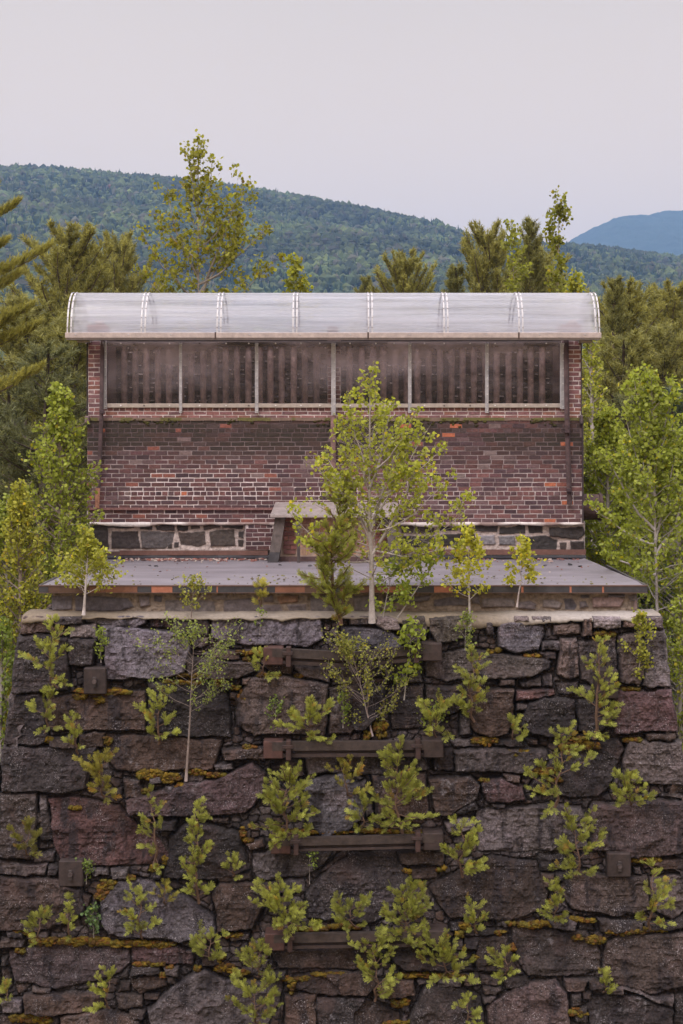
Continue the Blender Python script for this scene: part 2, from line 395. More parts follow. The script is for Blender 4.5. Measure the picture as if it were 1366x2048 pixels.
T6 = [[(30,57),(110,52),(110,93),(32,98)],[(142,62),(230,72),(238,118),(180,123),(142,100)],[(0,112),(60,107),(200,122),(238,150),(238,188),(60,208),(0,190)],
 [(242,72),(330,62),(345,110),(335,158),(262,178)],[(352,72),(500,57),(518,130),(500,158),(380,173),(350,120)],
 [(582,82),(612,82),(612,143),(584,143)],[(630,97),(680,87),(808,102),(810,140),(788,198),(700,208),(632,190)],
 [(687,62),(748,62),(748,88),(692,87)],[(754,57),(840,60),(840,95),(762,90)],[(847,102),(955,97),(955,133),(852,140)],
 [(965,77),(1000,72),(1000,143),(962,143)],[(1003,60),(1110,57),(1118,110),(1060,118),(1008,110)],[(1125,60),(1205,58),(1205,115),(1130,112)],[(1215,62),(1290,57),(1295,113),(1217,110)],
 [(1215,122),(1300,122),(1315,350),(1202,343),(1212,240)],[(877,152),(940,152),(953,300),(920,318),(865,298)],
 [(947,172),(1035,157),(1098,147),(1103,328),(1060,348),(1010,348),(962,318)],[(1108,150),(1205,130),(1205,290),(1190,340),(1112,330)],[(802,167),(870,167),(868,198),(802,198)],
 [(332,230),(500,202),(790,227),(838,242),(838,270),(740,308),(620,318),(420,328),(342,300)],[(792,207),(853,207),(856,233),(822,238)],
 [(632,322),(693,320),(690,343),(632,346)],[(717,330),(800,308),(798,348),(722,348)],[(806,302),(843,297),(843,343),(808,343)],
 [(697,362),(848,357),(850,383),(697,403)],[(502,342),(560,362),(688,357),(688,470),(658,543),(600,553),(532,528),(502,450)],
 [(862,332),(950,327),(948,373),(872,376)],[(958,345),(1010,355),(1050,360),(1075,390),(960,385)],[(702,414),(740,414),(738,438),(702,440)],[(702,457),(735,457),(733,478),(702,478)],
 [(747,410),(800,392),(933,397),(943,540),(880,553),(762,538),(712,500)],[(947,402),(1083,397),(1080,500),(1000,538),(952,528)],
 [(1102,367),(1320,357),(1335,440),(1345,523),(1092,538),(1087,450)],[(1227,542),(1335,532),(1340,558),(1232,566)],
 [(442,562),(550,560),(553,588),(452,588)],[(614,567),(720,567),(722,586),(617,586)],[(742,562),(788,564),(788,586),(747,583)],
 [(372,602),(448,597),(448,688),(377,688)],[(452,602),(620,597),(820,602),(828,640),(750,693),(600,688),(457,688)],
 [(952,592),(1040,572),(1108,562),(1132,600),(1098,680),(1060,768),(1020,793),(792,778),(757,750),(832,650),(902,602)],
 [(1147,572),(1375,567),(1378,740),(1132,733),(1132,640)],[(1302,747),(1380,742),(1380,773),(1302,773)],
 [(352,722),(520,707),(552,740),(538,790),(440,858),(372,868)],[(562,727),(640,717),(728,742),(738,798),(582,813),(562,770)],[(650,700),(715,702),(712,725),(655,722)],
 [(442,860),(530,797),(546,840),(462,863)],[(597,820),(650,817),(650,828),(602,828)],
 [(542,850),(820,822),(958,832),(983,880),(988,988),(900,1008),(552,1008),(532,900)],[(1002,822),(1200,812),(1385,802),(1385,1018),(1180,1028),(1002,998),(997,880)],
 [(192,347),(328,342),(338,518),(202,518),(182,430)],[(342,347),(480,352),(488,440),(400,478),(348,430)],[(482,470),(518,470),(518,540),(477,540)],
 [(0,245),(100,240),(150,300),(60,340),(0,330)],[(160,240),(300,235),(325,320),(240,335),(180,320)],[(0,350),(170,350),(170,430),(90,520),(0,520)],
 [(0,615),(150,612),(330,612),(360,680),(200,700),(0,690)],[(60,740),(90,720),(110,780),(130,850),(98,870),(95,760)],[(120,700),(340,700),(345,860),(140,860)]]
T7 = [[(0,207),(190,217),(183,258),(0,263)],[(197,222),(235,227),(233,263),(197,260)],[(132,167),(215,177),(213,213),(137,203)],[(152,22),(180,32),(178,58),(152,53)],[(162,2),(190,2),(188,24),(164,20)],
 [(160,65),(205,60),(208,110),(165,105)],[(138,62),(168,58),(170,80),(140,82)],
 [(0,272),(230,277),(322,320),(328,400),(270,438),(190,480),(0,488)],[(27,492),(88,492),(88,513),(32,513)],[(132,492),(183,492),(180,513),(133,513)],
 [(402,372),(470,287),(530,282),(650,302),(690,332),(740,352),(858,430),(868,490),(720,518),(432,500),(402,450)],
 [(355,242),(430,237),(430,263),(370,263)],[(442,242),(510,242),(508,278),(447,283)],[(602,257),(640,257),(640,283),(607,283)],[(330,340),(358,350),(350,390),(332,385)],
 [(652,270),(682,112),(742,52),(850,62),(958,92),(998,240),(900,278),(692,278)],[(847,32),(915,32),(915,53),(852,50)],[(622,42),(700,42),(693,83),(632,83)],[(642,92),(680,92),(670,113),(647,110)],
 [(1012,172),(1150,167),(1328,167),(1298,220),(1218,278),(1032,283),(1012,250)],
 [(882,292),(1093,292),(1098,330),(1048,400),(1018,478),(872,488),(872,420),(845,340)],[(1102,292),(1213,292),(1223,328),(1112,333)],
 [(1227,340),(1332,222),(1420,172),(1560,192),(1638,260),(1653,300),(1600,418),(1450,458),(1232,438)],[(1290,250),(1366,172),(1385,165),(1385,180),(1310,245)],
 [(32,572),(210,532),(510,562),(513,618),(478,648),(390,688),(220,718),(62,688),(37,630)],[(522,547),(700,547),(768,572),(773,623),(660,623),(522,608)],
 [(527,627),(643,632),(643,663),(522,658)],[(657,637),(713,634),(708,666),(662,666)],[(522,672),(658,672),(663,708),(560,738),(522,700)],
 [(0,642),(30,642),(46,703),(20,718),(0,700)],[(7,592),(28,592),(28,618),(7,618)],[(127,714),(200,720),(200,736),(127,734)],
 [(97,747),(250,735),(400,732),(418,788),(330,813),(100,816)],[(7,760),(88,757),(88,818),(12,813)],
 [(462,742),(568,742),(570,793),(472,798)],[(577,740),(633,740),(628,760),(577,758)],[(517,807),(578,810),(576,836),(517,833)],[(662,675),(690,672),(695,700),(668,705)],[(480,690),(515,690),(515,728),(470,732)],
 [(592,800),(720,682),(828,637),(880,672),(960,692),(1133,692),(1118,760),(1050,914),(622,914)],
 [(1177,682),(1230,667),(1350,662),(1418,662),(1438,720),(1330,753),(1182,720)],[(1142,742),(1268,742),(1263,880),(1142,900)],[(1273,762),(1460,758),(1478,916),(1268,916)],
 [(172,832),(230,824),(230,860),(172,860)],[(237,827),(430,802),(558,842),(568,914),(242,914)],[(0,832),(158,832),(163,914),(0,914)],
 [(1085,562),(1366,557),(1364,638),(1112,638)],[(1082,657),(1143,652),(1143,678),(1087,676)],[(920,502),(1000,502),(1000,528),(925,528)],[(800,562),(870,562),(878,618),(812,618)],
 [(985,132),(1048,122),(1058,148),(1000,158)],[(872,262),(1000,258),(1005,285),(880,288)],[(880,120),(905,100),(930,140),(900,160)],[(100,495),(125,495),(125,512),(100,512)],[(0,520),(95,520),(90,552),(0,552)]]
T8 = [[(217,172),(410,167),(410,218),(232,220)],[(120,175),(212,172),(226,218),(180,205),(130,190)],[(277,237),(380,232),(383,276),(287,276)],
 [(357,310),(430,272),(600,187),(778,217),(828,330),(798,398),(680,443),(432,433),(392,380)],[(787,192),(888,187),(913,233),(802,243)],[(807,257),(850,257),(853,298),(812,308)],[(860,255),(895,258),(890,285),(862,280)],
 [(892,260),(940,242),(1060,262),(1218,262),(1228,400),(1100,428),(922,400),(887,330)],[(1242,207),(1385,197),(1385,243),(1252,243)],[(1232,272),(1385,267),(1385,410),(1320,438),(1242,400)],[(1167,227),(1198,227),(1198,253),(1170,250)],
 [(832,450),(900,432),(943,452),(933,483),(852,473)],[(952,442),(1013,447),(1013,488),(952,488)],[(1027,442),(1208,447),(1208,488),(1042,493)],[(1215,450),(1300,450),(1380,430),(1380,465),(1220,488)],
 [(682,457),(760,482),(978,492),(1008,530),(1043,580),(1038,640),(970,663),(860,673),(742,663),(702,600)],
 [(1062,540),(1112,507),(1200,502),(1385,482),(1385,700),(1230,736),(1100,698),(1052,650)],[(447,517),(485,517),(485,563),(447,558)],[(492,522),(550,524),(546,558),(494,558)],
 [(562,512),(668,502),(683,560),(698,648),(542,653),(542,580)],[(482,672),(550,670),(550,708),(487,708)],[(557,667),(628,672),(628,703),(558,706)],[(637,672),(743,674),(746,713),(662,720)],
 [(567,712),(638,712),(620,738),(572,733)],[(567,747),(628,744),(600,773),(570,773)],[(582,790),(720,702),(858,682),(903,740),(913,914),(602,914)],
 [(897,682),(988,682),(983,733),(902,728)],[(1062,707),(1128,712),(1128,736),(1072,733)],[(992,682),(1030,684),(1050,700),(1000,720)],[(922,742),(963,740),(963,788),(922,793)],[(972,737),(1008,737),(1003,768),(974,766)],[(925,800),(980,800),(980,860),(930,850)],
 [(987,800),(1012,747),(1200,752),(1328,802),(1328,914),(992,914)],[(1337,742),(1385,742),(1440,914),(1337,914)],[(1090,705),(1150,715),(1240,745),(1325,742),(1325,790),(1210,748)],
 [(302,682),(375,677),(383,708),(307,706)],[(387,672),(470,672),(473,706),(392,708)],[(272,840),(332,712),(440,707),(558,752),(570,830),(558,914),(272,914)],
 [(2,762),(100,767),(228,812),(238,914),(2,914)],[(122,682),(288,682),(288,748),(180,753)],[(-60,652),(98,647),(148,690),(100,748),(-50,740)],
 [(152,552),(428,542),(438,638),(252,638)],[(-5,542),(140,547),(143,638),(-5,638)],[(412,52),(498,32),(543,52),(528,83),(420,88)],
 [(432,457),(475,457),(475,483),(437,483)],[(547,477),(618,482),(616,498),(552,498)],[(625,443),(670,437),(668,468),(630,468)],[(290,520),(300,560),(150,545),(150,535)],[(236,765),(262,760),(268,812),(240,805)]]
polys = []; cols = {}
for tr, ox, oy in ((T5, 0, 1200), (T6, 683, 1200), (T7, 0, 1620), (T8, 683, 1620)):
    for P in tr:
        polys.append([wuv(ox + x / 2, oy + y / 2) for x, y in P])
RED = (.115, .060, .055)
i5, i6, i7 = len(T5), len(T6), len(T7)
for k, c in {3: RED, 30: (.092,.058,.060), 36: (.105,.055,.052), i5+24: (.13,.066,.06), i5+32: (.12,.068,.07), i5+43: (.105,.06,.06), i5+i6+24: (.095,.068,.07), i5+i6+25: (.11,.065,.066),
             9: (.20,.175,.20), 5: (.19,.165,.19), 2: (.18,.155,.175), 37: (.14,.13,.145), i5+6: (.14,.125,.145), i5+2: (.12,.11,.13), i5+i6+39: (.125,.105,.108),
             i5+i6+10: (.11,.095,.105), i5+48: (.095,.065,.063), i5+i6+i7+25: (.125,.085,.08), i5+19: (.10,.08,.072), i5+3: (.085,.075,.06), i5+4: (.095,.078,.062)}.items(): cols[k] = c
# keep the stones of the lower rows going past the frame edges
for (x0, x1, y0, y1) in ((1383, 1460, 1570, 2050), (-90, -4, 1470, 1960)):
    y = y0
    while y < y1:
        h = RNG.uniform(60, 120); polys.append([wuv(x0, y), wuv(x1, y), wuv(x1, y + h - 6), wuv(x0, y + h - 6)]); y += h
ZB = 5.62
low = auto_courses(-5.2, 5.2, -.1, ZB - .04, .35, .65, .5, 1.5, 5)

tower = empty('stone_tower', (0, 26, 0), 'battered stone furnace tower of dark rough blocks carrying the brick building', 'stone tower')
mpF = lambda U, V, H: np.stack([U, YF - BAT * (ZT - V) - H, V], -1)
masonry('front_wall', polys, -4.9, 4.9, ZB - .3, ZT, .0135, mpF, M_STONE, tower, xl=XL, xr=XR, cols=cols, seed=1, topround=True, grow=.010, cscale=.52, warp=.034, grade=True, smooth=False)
masonry('lower_wall', low, -5.6, 5.6, -.1, ZB - .28, .045, mpF, M_STONE, tower, xl=XL, xr=XR, seed=2)
YB = 31.5
for sgn, nm in ((-1, 'side_wall'), (1, 'side_wall')):
    def mpS(U, V, H, sgn=sgn):
        yf = YF - BAT * (ZT - V)
        Y = yf + (U - 0) / 9.2 * (YB - yf)
        X = (XL(V) + H) * 1.0 if sgn < 0 else XR(V) + H
        X = XL(V) - (H - .12) if sgn < 0 else XR(V) + (H - .12)
        return np.stack([X, Y, V], -1)
    pl = auto_courses(-.05, 9.25, -.1, ZT - .02, .3, .65, .45, 1.4, 21 + sgn)
    masonry(nm, pl, 0, 9.2, -.1, ZT, .04, mpS, M_STONE, tower, seed=3 + sgn)
core = MB()
def frus(mb, x0a, x1a, y0a, y1a, za, x0b, x1b, y0b, y1b, zb, c):
    v = [(x0a,y0a,za),(x1a,y0a,za),(x1a,y1a,za),(x0a,y1a,za),(x0b,y0b,zb),(x1b,y0b,zb),(x1b,y1b,zb),(x0b,y1b,zb)]
    mb.add(v, [(0,3,2,1),(4,5,6,7),(0,1,5,4),(1,2,6,5),(2,3,7,6),(3,0,4,7)], c)
frus(core, XL(-.1)+.3, XR(-.1)-.3, YF-BAT*10.7+.3, YB, -.1, XL(ZT)+.3, XR(ZT)-.3, YF+.3, YB, ZT-.09, (.05,.04,.04))
core.build('rubble_core', M_STONE2, tower)

# mortar ledge on top of the main wall
nx = 420; xs = np.linspace(XL(ZT) + .03, XR(ZT) - .03, nx)
lowe = -.005 + .16 * fbm(xs * 1.3, xs * 0, 3, 4) * np.clip(fbm(xs * .7, xs * 0 + 3, 2, 8) * 2 - .5, .15, 1.3)
lowe += .10 * np.exp(-((xs - 1.35) / .75) ** 2) + .07 * np.exp(-((xs - 3.3) / .8) ** 2)
lowe += .09 * (fbm(xs * 5, xs * 0 + 1, 4, 6) - .4)
lowe = np.clip(lowe, .012, .22)
rowsY = []; rowsZ = []
top = ZT - .005 + .02 * fbm(xs * 2, xs * 0 + 9, 3, 2)
prof = [(YF + .62, .012), (YF + .3, .008), (YF + .08, .0), (YF + .0, -.03)]
G = [np.stack([xs, np.full(nx, y) + .03 * fbm(xs * 5, xs * 0 + i, 3, i), top + dz + .02 * fbm(xs * 6, xs * 0 + i, 3, 12 + i)], -1) for i, (y, dz) in enumerate(prof)]
for q in (.5, 1.0):
    z = ZT - lowe * q; G.append(np.stack([xs, YF - .02 - BAT * (ZT - z) - .015 * fbm(xs * 7, xs * 0 + q, 3, 3), z], -1))
G.append(np.stack([xs, YF + .10 + 0 * xs, ZT - lowe - .01], -1))
G = np.array(G); nr = len(G)
f = (np.arange(nr - 1)[:, None] * nx + np.arange(nx - 1)[None]); f = np.stack([f, f + 1, f + nx + 1, f + nx], -1).reshape(-1, 4)
wv = np.clip((fbm(xs * 1.1, xs * 0, 3, 31) - .4) * 3, 0, 1) * .2 + .6 * np.exp(-((xs - 3.2) / .9) ** 2); wv = np.clip(wv, 0, 1)[:, None]
cc = np.array([.17, .13, .095]) * (1 - wv) + np.array([.40, .36, .355]) * wv
MB().add(G.reshape(-1, 3), f, np.tile(cc, (nr, 1))).build('mortar_ledge', M_MORTAR, tower, smooth=True)

# upper stone course under the roof edge (full-size picture coordinates)
UC = [[(150,1190),(205,1192),(255,1196),(268,1215),(240,1224),(150,1222)],[(275,1192),(300,1190),(302,1212),(280,1216)],[(330,1200),(380,1196),(430,1202),(432,1226),(330,1226)],[(308,1190),(326,1190),(324,1205),(308,1203)],
 [(352,1188),(375,1188),(374,1196),(354,1197)],[(420,1190),(452,1188),(455,1199),(425,1200)],[(447,1200),(500,1196),(520,1204),(518,1226),(447,1226)],[(524,1194),(545,1190),(548,1205),(528,1205)],[(552,1192),(596,1190),(597,1206),(560,1208)],
 [(520,1210),(560,1208),(566,1226),(522,1226)],[(572,1210),(612,1207),(614,1225),(578,1226)],[(620,1192),(680,1190),(700,1210),(690,1226),(620,1226)],[(705,1192),(755,1190),(758,1222),(708,1224)],
 [(765,1192),(810,1192),(812,1205),(768,1205)],[(815,1195),(838,1192),(862,1190),(858,1202),(820,1206)],[(866,1200),(900,1194),(935,1198),(938,1212),(866,1214)],[(942,1192),(958,1190),(960,1210),(944,1208)],
 [(962,1198),(1000,1194),(1030,1198),(1031,1215),(962,1216)],[(1038,1204),(1062,1200),(1074,1208),(1070,1219),(1036,1218)],[(1085,1200),(1110,1198),(1125,1206),(1118,1218),(1085,1214)],[(1127,1196),(1145,1196),(1155,1212),(1150,1221),(1130,1220)],
 [(1158,1203),(1172,1202),(1178,1215),(1160,1217)],[(1183,1195),(1235,1193),(1250,1200),(1240,1216),(1185,1216)],[(1160,1190),(1180,1190),(1180,1197),(1163,1198)],[(1215,1188),(1250,1188),(1250,1195),(1216,1194)],[(1255,1190),(1275,1188),(1278,1205),(1258,1203)],[(1268,1198),(1300,1196),(1302,1220),(1268,1222)],
 [(100,1192),(145,1190),(145,1218),(100,1222)],[(60,1200),(95,1196),(96,1222),(62,1222)]]
YU = 22.69
uc = [[(W(x, y, YU)[0], W(x, y, YU)[2]) for x, y in P] for P in UC]
mpU = lambda U, V, H: np.stack([U, YU - H, V], -1)
masonry('upper_course', uc, -3.9, 3.98, ZT - .02, ZR - .066, .011, mpU, M_STONE2, tower, gap=-.03, edge=.03, amp=.04, offs=.02, gapcol=(.17,.13,.105), cell=.07, rub=.02, seed=7, warp=.012,
        cols={26: (.19,.13,.13), 8: (.16,.09,.06), 22: (.15,.10,.095)}, pal=[(.085,.072,.082), (.07,.06,.07), (.10,.08,.085), (.11,.09,.09)])
MB().box((-3.88, YU + .13, ZT - .05), (3.96, 31.0, ZR - .066), (.12,.10,.09)).build('roof_deck', M_STONE2, tower)
# ------------------------------------------------------------------ flat roof with metal edge
YR0 = 22.6; YB0 = 27.45          # roof front edge, foot of the brick building
def grid(mb, x0, x1, y0, y1, nx, ny, fn, c):
    a = np.linspace(0, 1, nx); b = np.linspace(0, 1, ny); A, B = np.meshgrid(a, b)
    P = fn(A, B); f = (np.arange(ny - 1)[:, None] * nx + np.arange(nx - 1)[None]); f = np.stack([f, f + 1, f + nx + 1, f + nx], -1).reshape(-1, 4)
    cc = c(A, B) if callable(c) else c
    mb.add(P.reshape(-1, 3), f, cc.reshape(-1, 3) if callable(c) else cc); return mb
def roofp(A, B):
    xl = -4.03 - .07 * B; xr = 4.07 - .16 * B
    X = xl + (xr - xl) * A; Y = YR0 + (YB0 + .1 - YR0) * B
    Z = ZR + .012 * (fbm(X * .9, Y * 1.4, 3, 5) - .5) + .05 * np.clip((B - .965) / .035, 0, 1) ** 2
    Z = Z + .02 * np.clip((abs(A - .5) - .492) / .008, 0, 1)
    return np.stack([X, Y, Z], -1)
mr_, n_, b_ = new_mat('roof_membrane')
c_ = mixc(n_, ramp(n_, noise(n_, 1.2, 4, .6, stretch=(.6, 1.6, 1)), .35, .7), (.14, .122, .138), (.21, .185, .21))
c_ = mixc(n_, ramp(n_, noise(n_, 6, 5, .7), .55, .75, 0, .5), c_, (.13, .105, .11))
n_.links.new(c_, b_.inputs['Base Color']); b_.inputs['Roughness'].default_value = .6; b_.inputs['Specular IOR Level'].default_value = .35
bump(n_, b_, noise(n_, 3, 5, .6), .35, .01)
grid(MB(), 0, 1, 0, 1, 160, 110, roofp, (.15, .14, .16)).build('roof_membrane', mr_, tower, smooth=True)
mb = MB()
segs = [(78,97,0),(97,180,2),(180,275,1),(275,303,0),(303,345,3),(345,365,0),(365,433,0),(433,436,3),(436,470,0),(470,520,0),(520,550,0),(550,610,1),(610,650,2),(650,680,0),(680,760,1),(760,815,3),(815,868,0),(868,905,3),(905,985,0),(985,1042,0),(1042,1047,3),(1047,1139,0),(1139,1143,3),(1143,1204,0),(1204,1208,3),(1208,1294,0)]
cs = {0: (.045,.042,.05), 1: (.20,.085,.055), 2: (.10,.055,.04), 3: (.36,.135,.085)}
for a, b, k in segs:
    xa, xb = (a - 683) / F * YR0, (b - 683) / F * YR0
    mb.box((xa + .0015, YR0 - .012, ZR - .076), (xb - .0015, YR0 + .03, ZR + .004), cs[k])
mb.box((-4.04, YR0 - .02, ZR + .0045), (4.08, YR0 + .05, ZR + .018), (.11,.06,.05))
mb.box((-4.04, YR0 - .018, ZR - .085), (4.08, YR0 + .05, ZR - .0775), (.13,.08,.07))
mb.box((-4.045, YR0 + .03, ZR - .076), (-4.005, YB0, ZR + .022), (.06,.05,.05)); mb.box((4.05, YR0 + .03, ZR - .076), (4.085, YR0 + 3.4, ZR + .022), (.07,.06,.06))
mb.build('metal_edge', M_METAL, tower)
MB().box((-4.0, YR0 + .035, ZR - .068), (4.04, YB0, ZR - .03), (.05,.04,.045)).build('roof_board', M_WOOD, tower)

# ------------------------------------------------------------------ the brick building
PXB = F / YB0
bz = lambda py, D=YB0: E - (py - HOR) / F * D
bx = lambda px, D=YB0: (px - 683) / F * D
house = empty('brick_building', (-.1, 28.2, ZR), 'narrow brick building with clear curved roof and six window panels on the stone tower', 'building')
# stone footing
SB = [[(178,1052),(215,1050),(218,1100),(178,1100)],[(205,1050),(272,1048),(268,1058),(210,1058)],[(222,1063),(276,1063),(280,1098),(222,1098)],[(280,1063),(348,1064),(346,1085),(330,1098),(282,1098)],
 [(277,1048),(306,1050),(304,1062),(280,1060)],[(309,1052),(350,1046),(348,1062),(312,1062)],[(335,1088),(344,1085),(343,1098),(333,1098)],[(348,1085),(358,1084),(356,1096),(346,1096)],
 [(352,1049),(378,1048),(377,1060),(353,1062)],[(381,1050),(400,1050),(400,1058),(382,1058)],[(405,1050),(440,1047),(441,1056),(407,1060)],[(443,1048),(487,1048),(485,1060),(445,1056)],
 [(354,1064),(410,1062),(411,1090),(395,1095),(360,1092)],[(418,1062),(468,1058),(472,1092),(420,1094)],[(475,1064),(488,1064),(488,1078),(476,1076)],[(475,1080),(488,1080),(488,1094),(476,1094)],
 [(880,1050),(915,1048),(916,1062),(880,1062)],[(918,1050),(945,1048),(944,1066),(920,1066)],[(947,1050),(998,1050),(997,1066),(948,1064)],[(1000,1054),(1052,1050),(1051,1068),(1000,1068)],[(1056,1053),(1086,1050),(1087,1068),(1058,1068)],
 [(1098,1056),(1168,1052),(1174,1066),(1160,1080),(1100,1074)],[(880,1068),(950,1068),(955,1092),(882,1094)],[(960,1072),(990,1070),(992,1092),(962,1092)],[(997,1072),(1030,1070),(1033,1092),(998,1092)],
 [(1040,1074),(1090,1071),(1118,1080),(1115,1102),(1045,1100)],[(1142,1082),(1170,1082),(1172,1106),(1142,1106)],[(1120,1084),(1136,1084),(1134,1100),(1122,1102)],
 [(800,1050),(870,1050),(870,1070),(805,1066)],[(800,1072),(870,1072),(872,1096),(802,1094)],[(640,1050),(720,1050),(720,1096),(640,1096)]]
sb = [[(bx(x), bz(y)) for x, y in P] for P in SB]
YS = YB0 + .06
def mpB(U, V, H): return np.stack([U, YS - H, V], -1)
masonry('stone_footing', sb, bx(174), bx(1173), bz(1112), bz(1043), .011, mpB, M_STONE2, house, gap=-.02, edge=.02, amp=.04, offs=.012, grow=-.001, gapcol=(.38,.31,.30), cell=.06, rub=.012, seed=12, warp=.02,
        pal=[(.038,.029,.030), (.050,.037,.035), (.045,.038,.040), (.032,.025,.025)], cols={3: (.08,.068,.072), 13: (.06,.046,.042), 23: (.2,.185,.21), 24: (.15,.14,.155)})
# bricks
def brick_face(mb, x0, x1, z0, z1, yfn, color, seed, course=.0745, bl=.206, skip=None, depth=.05, xshift=0):
    r = np.random.default_rng(seed); n = int(round((z1 - z0) / course)); ch = (z1 - z0) / max(n, 1)
    for i in range(n):
        zz = z0 + i * ch; head = r.random() < .14
        L_ = bl * (.5 if head else 1); x = x0 - (L_ * .5 if i % 2 else 0) + r.normal(0, .008) + xshift
        sag = .006 * sin(i * 1.3)
        while x < x1 - .02:
            l = L_ * r.uniform(.93, 1.06); a = max(x, x0) + .0065; b = min(x + l, x1) - .0065; x += l
            if b - a < .03: continue
            if skip and skip((a + b) / 2, zz + ch / 2): continue
            y = yfn(zz) - r.uniform(.001, .005)
            za = zz + .0075 + r.normal(0, .001); zb = zz + ch - .0072 + r.normal(0, .001)
            j = r.normal(0, .0022, (8, 3)); j[:, 1] *= .7
            v = np.array([(a,y,za),(b,y,za),(b,y+depth,za),(a,y+depth,za),(a,y,zb),(b,y,zb),(b,y+depth,zb),(a,y+depth,zb)]) + j
            c = color((a + b) / 2, zz + ch / 2, r)
            mb.add(v, [(4,5,6,7),(0,1,5,4),(1,2,6,5),(3,0,4,7),(0,3,2,1)], c)
def bcol(x, z, r):
    px = 683 + x / YB0 * F; py = HOR - (z - E) / YB0 * F
    base = np.array([(.115,.052,.060), (.095,.048,.056), (.135,.060,.062), (.155,.068,.068), (.078,.042,.052), (.130,.076,.084)][r.integers(6)]) * r.uniform(.68, 1.08)
    n = float(fbm(np.array(px / 130), np.array(py / 34), 4, 3))
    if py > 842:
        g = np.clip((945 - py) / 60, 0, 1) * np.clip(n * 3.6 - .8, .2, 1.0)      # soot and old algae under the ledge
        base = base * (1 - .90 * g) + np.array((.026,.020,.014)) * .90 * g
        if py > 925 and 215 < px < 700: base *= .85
        q = r.random()
        if q < .007: base = np.array((.36, .11, .06))
        elif q < .03: base = np.array((.20, .07, .055))
        elif q < .045: base = np.array((.155, .105, .105))
        if 800 < px < 1130 and py < 960 and r.random() < .03: base = np.array([(.28,.09,.055), (.16,.115,.115), (.15,.11,.11)][r.integers(3)])
    else:
        base = base * 1.35 + np.array((.05,.022,.02))
        if r.random() < .18: base = np.array((.21,.092,.075))
    return base
def mcol(x, z):
    px = 683 + x / YB0 * F; py = HOR - (z - E) / YB0 * F
    n = fbm(px / 60, py / 22, 4, 21); n2 = fbm(px / 25, py / 12, 3, 22)
    wh = np.array([.60, .52, .53]); dk = np.array([.11, .075, .08]); mid = np.array([.24,.185,.19])
    f = np.clip((py - 915) / 40, 0, 1) * np.clip(n * 3.4 - .85, 0, 1)
    f = f * np.where(px < 720, 1, .55)
    f2 = np.clip(n2 * 2.5 - .8, 0, 1) * .5
    up = (py < 842)
    f = np.where(up, .75 + .25 * n2, np.clip(np.maximum(f, f2 * .45 * np.clip((py - 880) / 40, 0, 1)), 0, 1))
    lowk = np.clip((py - 870) / 60, 0, 1)[..., None]; dk = dk * (1 - lowk) + mid * lowk
    return dk * (1 - f[..., None]) + wh * f[..., None]
ZBK0 = bz(1046); ZBK1 = 13.275
yl = lambda z: YB0 + .02 + .03 * (z - ZBK0)
def mortar_grid(mb, x0, x1, z0, z1, yfn, off=.0):
    nx = max(2, int((x1 - x0) / .03)); nz = max(2, int((z1 - z0) / .02))
    X, Z = np.meshgrid(np.linspace(x0, x1, nx), np.linspace(z0, z1, nz))
    Y = yfn(Z) + off + .004 * (fbm(X * 30, Z * 60, 2, 3) - .5)
    f = (np.arange(nz - 1)[:, None] * nx + np.arange(nx - 1)[None]); f = np.stack([f, f + 1, f + nx + 1, f + nx], -1).reshape(-1, 4)
    mb.add(np.stack([X, Y, Z], -1).reshape(-1, 3), f, mcol(X, Z).reshape(-1, 3))
hood_x0, hood_x1 = bx(560), bx(782)
bm = MB(); mm = MB()
brick_face(bm, bx(173), bx(1166), ZBK0, ZBK1, yl, bcol, 4)
mortar_grid(mm, bx(173.5), bx(1165.5), ZBK0 - .02, ZBK1, yl, .0015)
# brick fill in the footing left and right of the hood
brick_face(bm, bx(491), bx(548), bz(1100), bz(1048), lambda z: YB0 - .005, bcol, 8, depth=.08); mortar_grid(mm, bx(491), bx(550), bz(1100), bz(1048), lambda z: YB0 - .003 + z * 0)
# projecting band three courses above the footing
bm.box((bx(176), YB0 - .012, bz(1020)), (bx(700), YB0 + .05, bz(1015.5)), (.20,.10,.095))
# ledge on the thick lower wall
nx = 300; X = np.linspace(bx(176), bx(1163), nx)
YU1 = 27.62     # plane of the thinner upper wall
G = [np.stack([X, np.full(nx, YU1 + .02), np.full(nx, ZBK1 + .03)], -1), np.stack([X, yl(ZBK1) - .004 - .014 * fbm(X * 5, X * 0, 3, 3), ZBK1 + .012 + .018 * fbm(X * 4, X * 0 + 4, 3, 3)], -1),
     np.stack([X, yl(ZBK1) - .010 - .014 * fbm(X * 5, X * 0, 3, 3), ZBK1 - .01 - .03 * fbm(X * 6, X * 0 + 7, 3, 3)], -1)]
f = (np.arange(2)[:, None] * nx + np.arange(nx - 1)[None]); f = np.stack([f, f + 1, f + nx + 1, f + nx], -1).reshape(-1, 4)
lc = np.where((fbm(X * 3, X * 0, 3, 40) > .52)[:, None], np.array([.10,.085,.03]), np.array([.15,.10,.08]))
mm.add(np.array(G).reshape(-1, 3), f, np.tile(lc, (3, 1)))
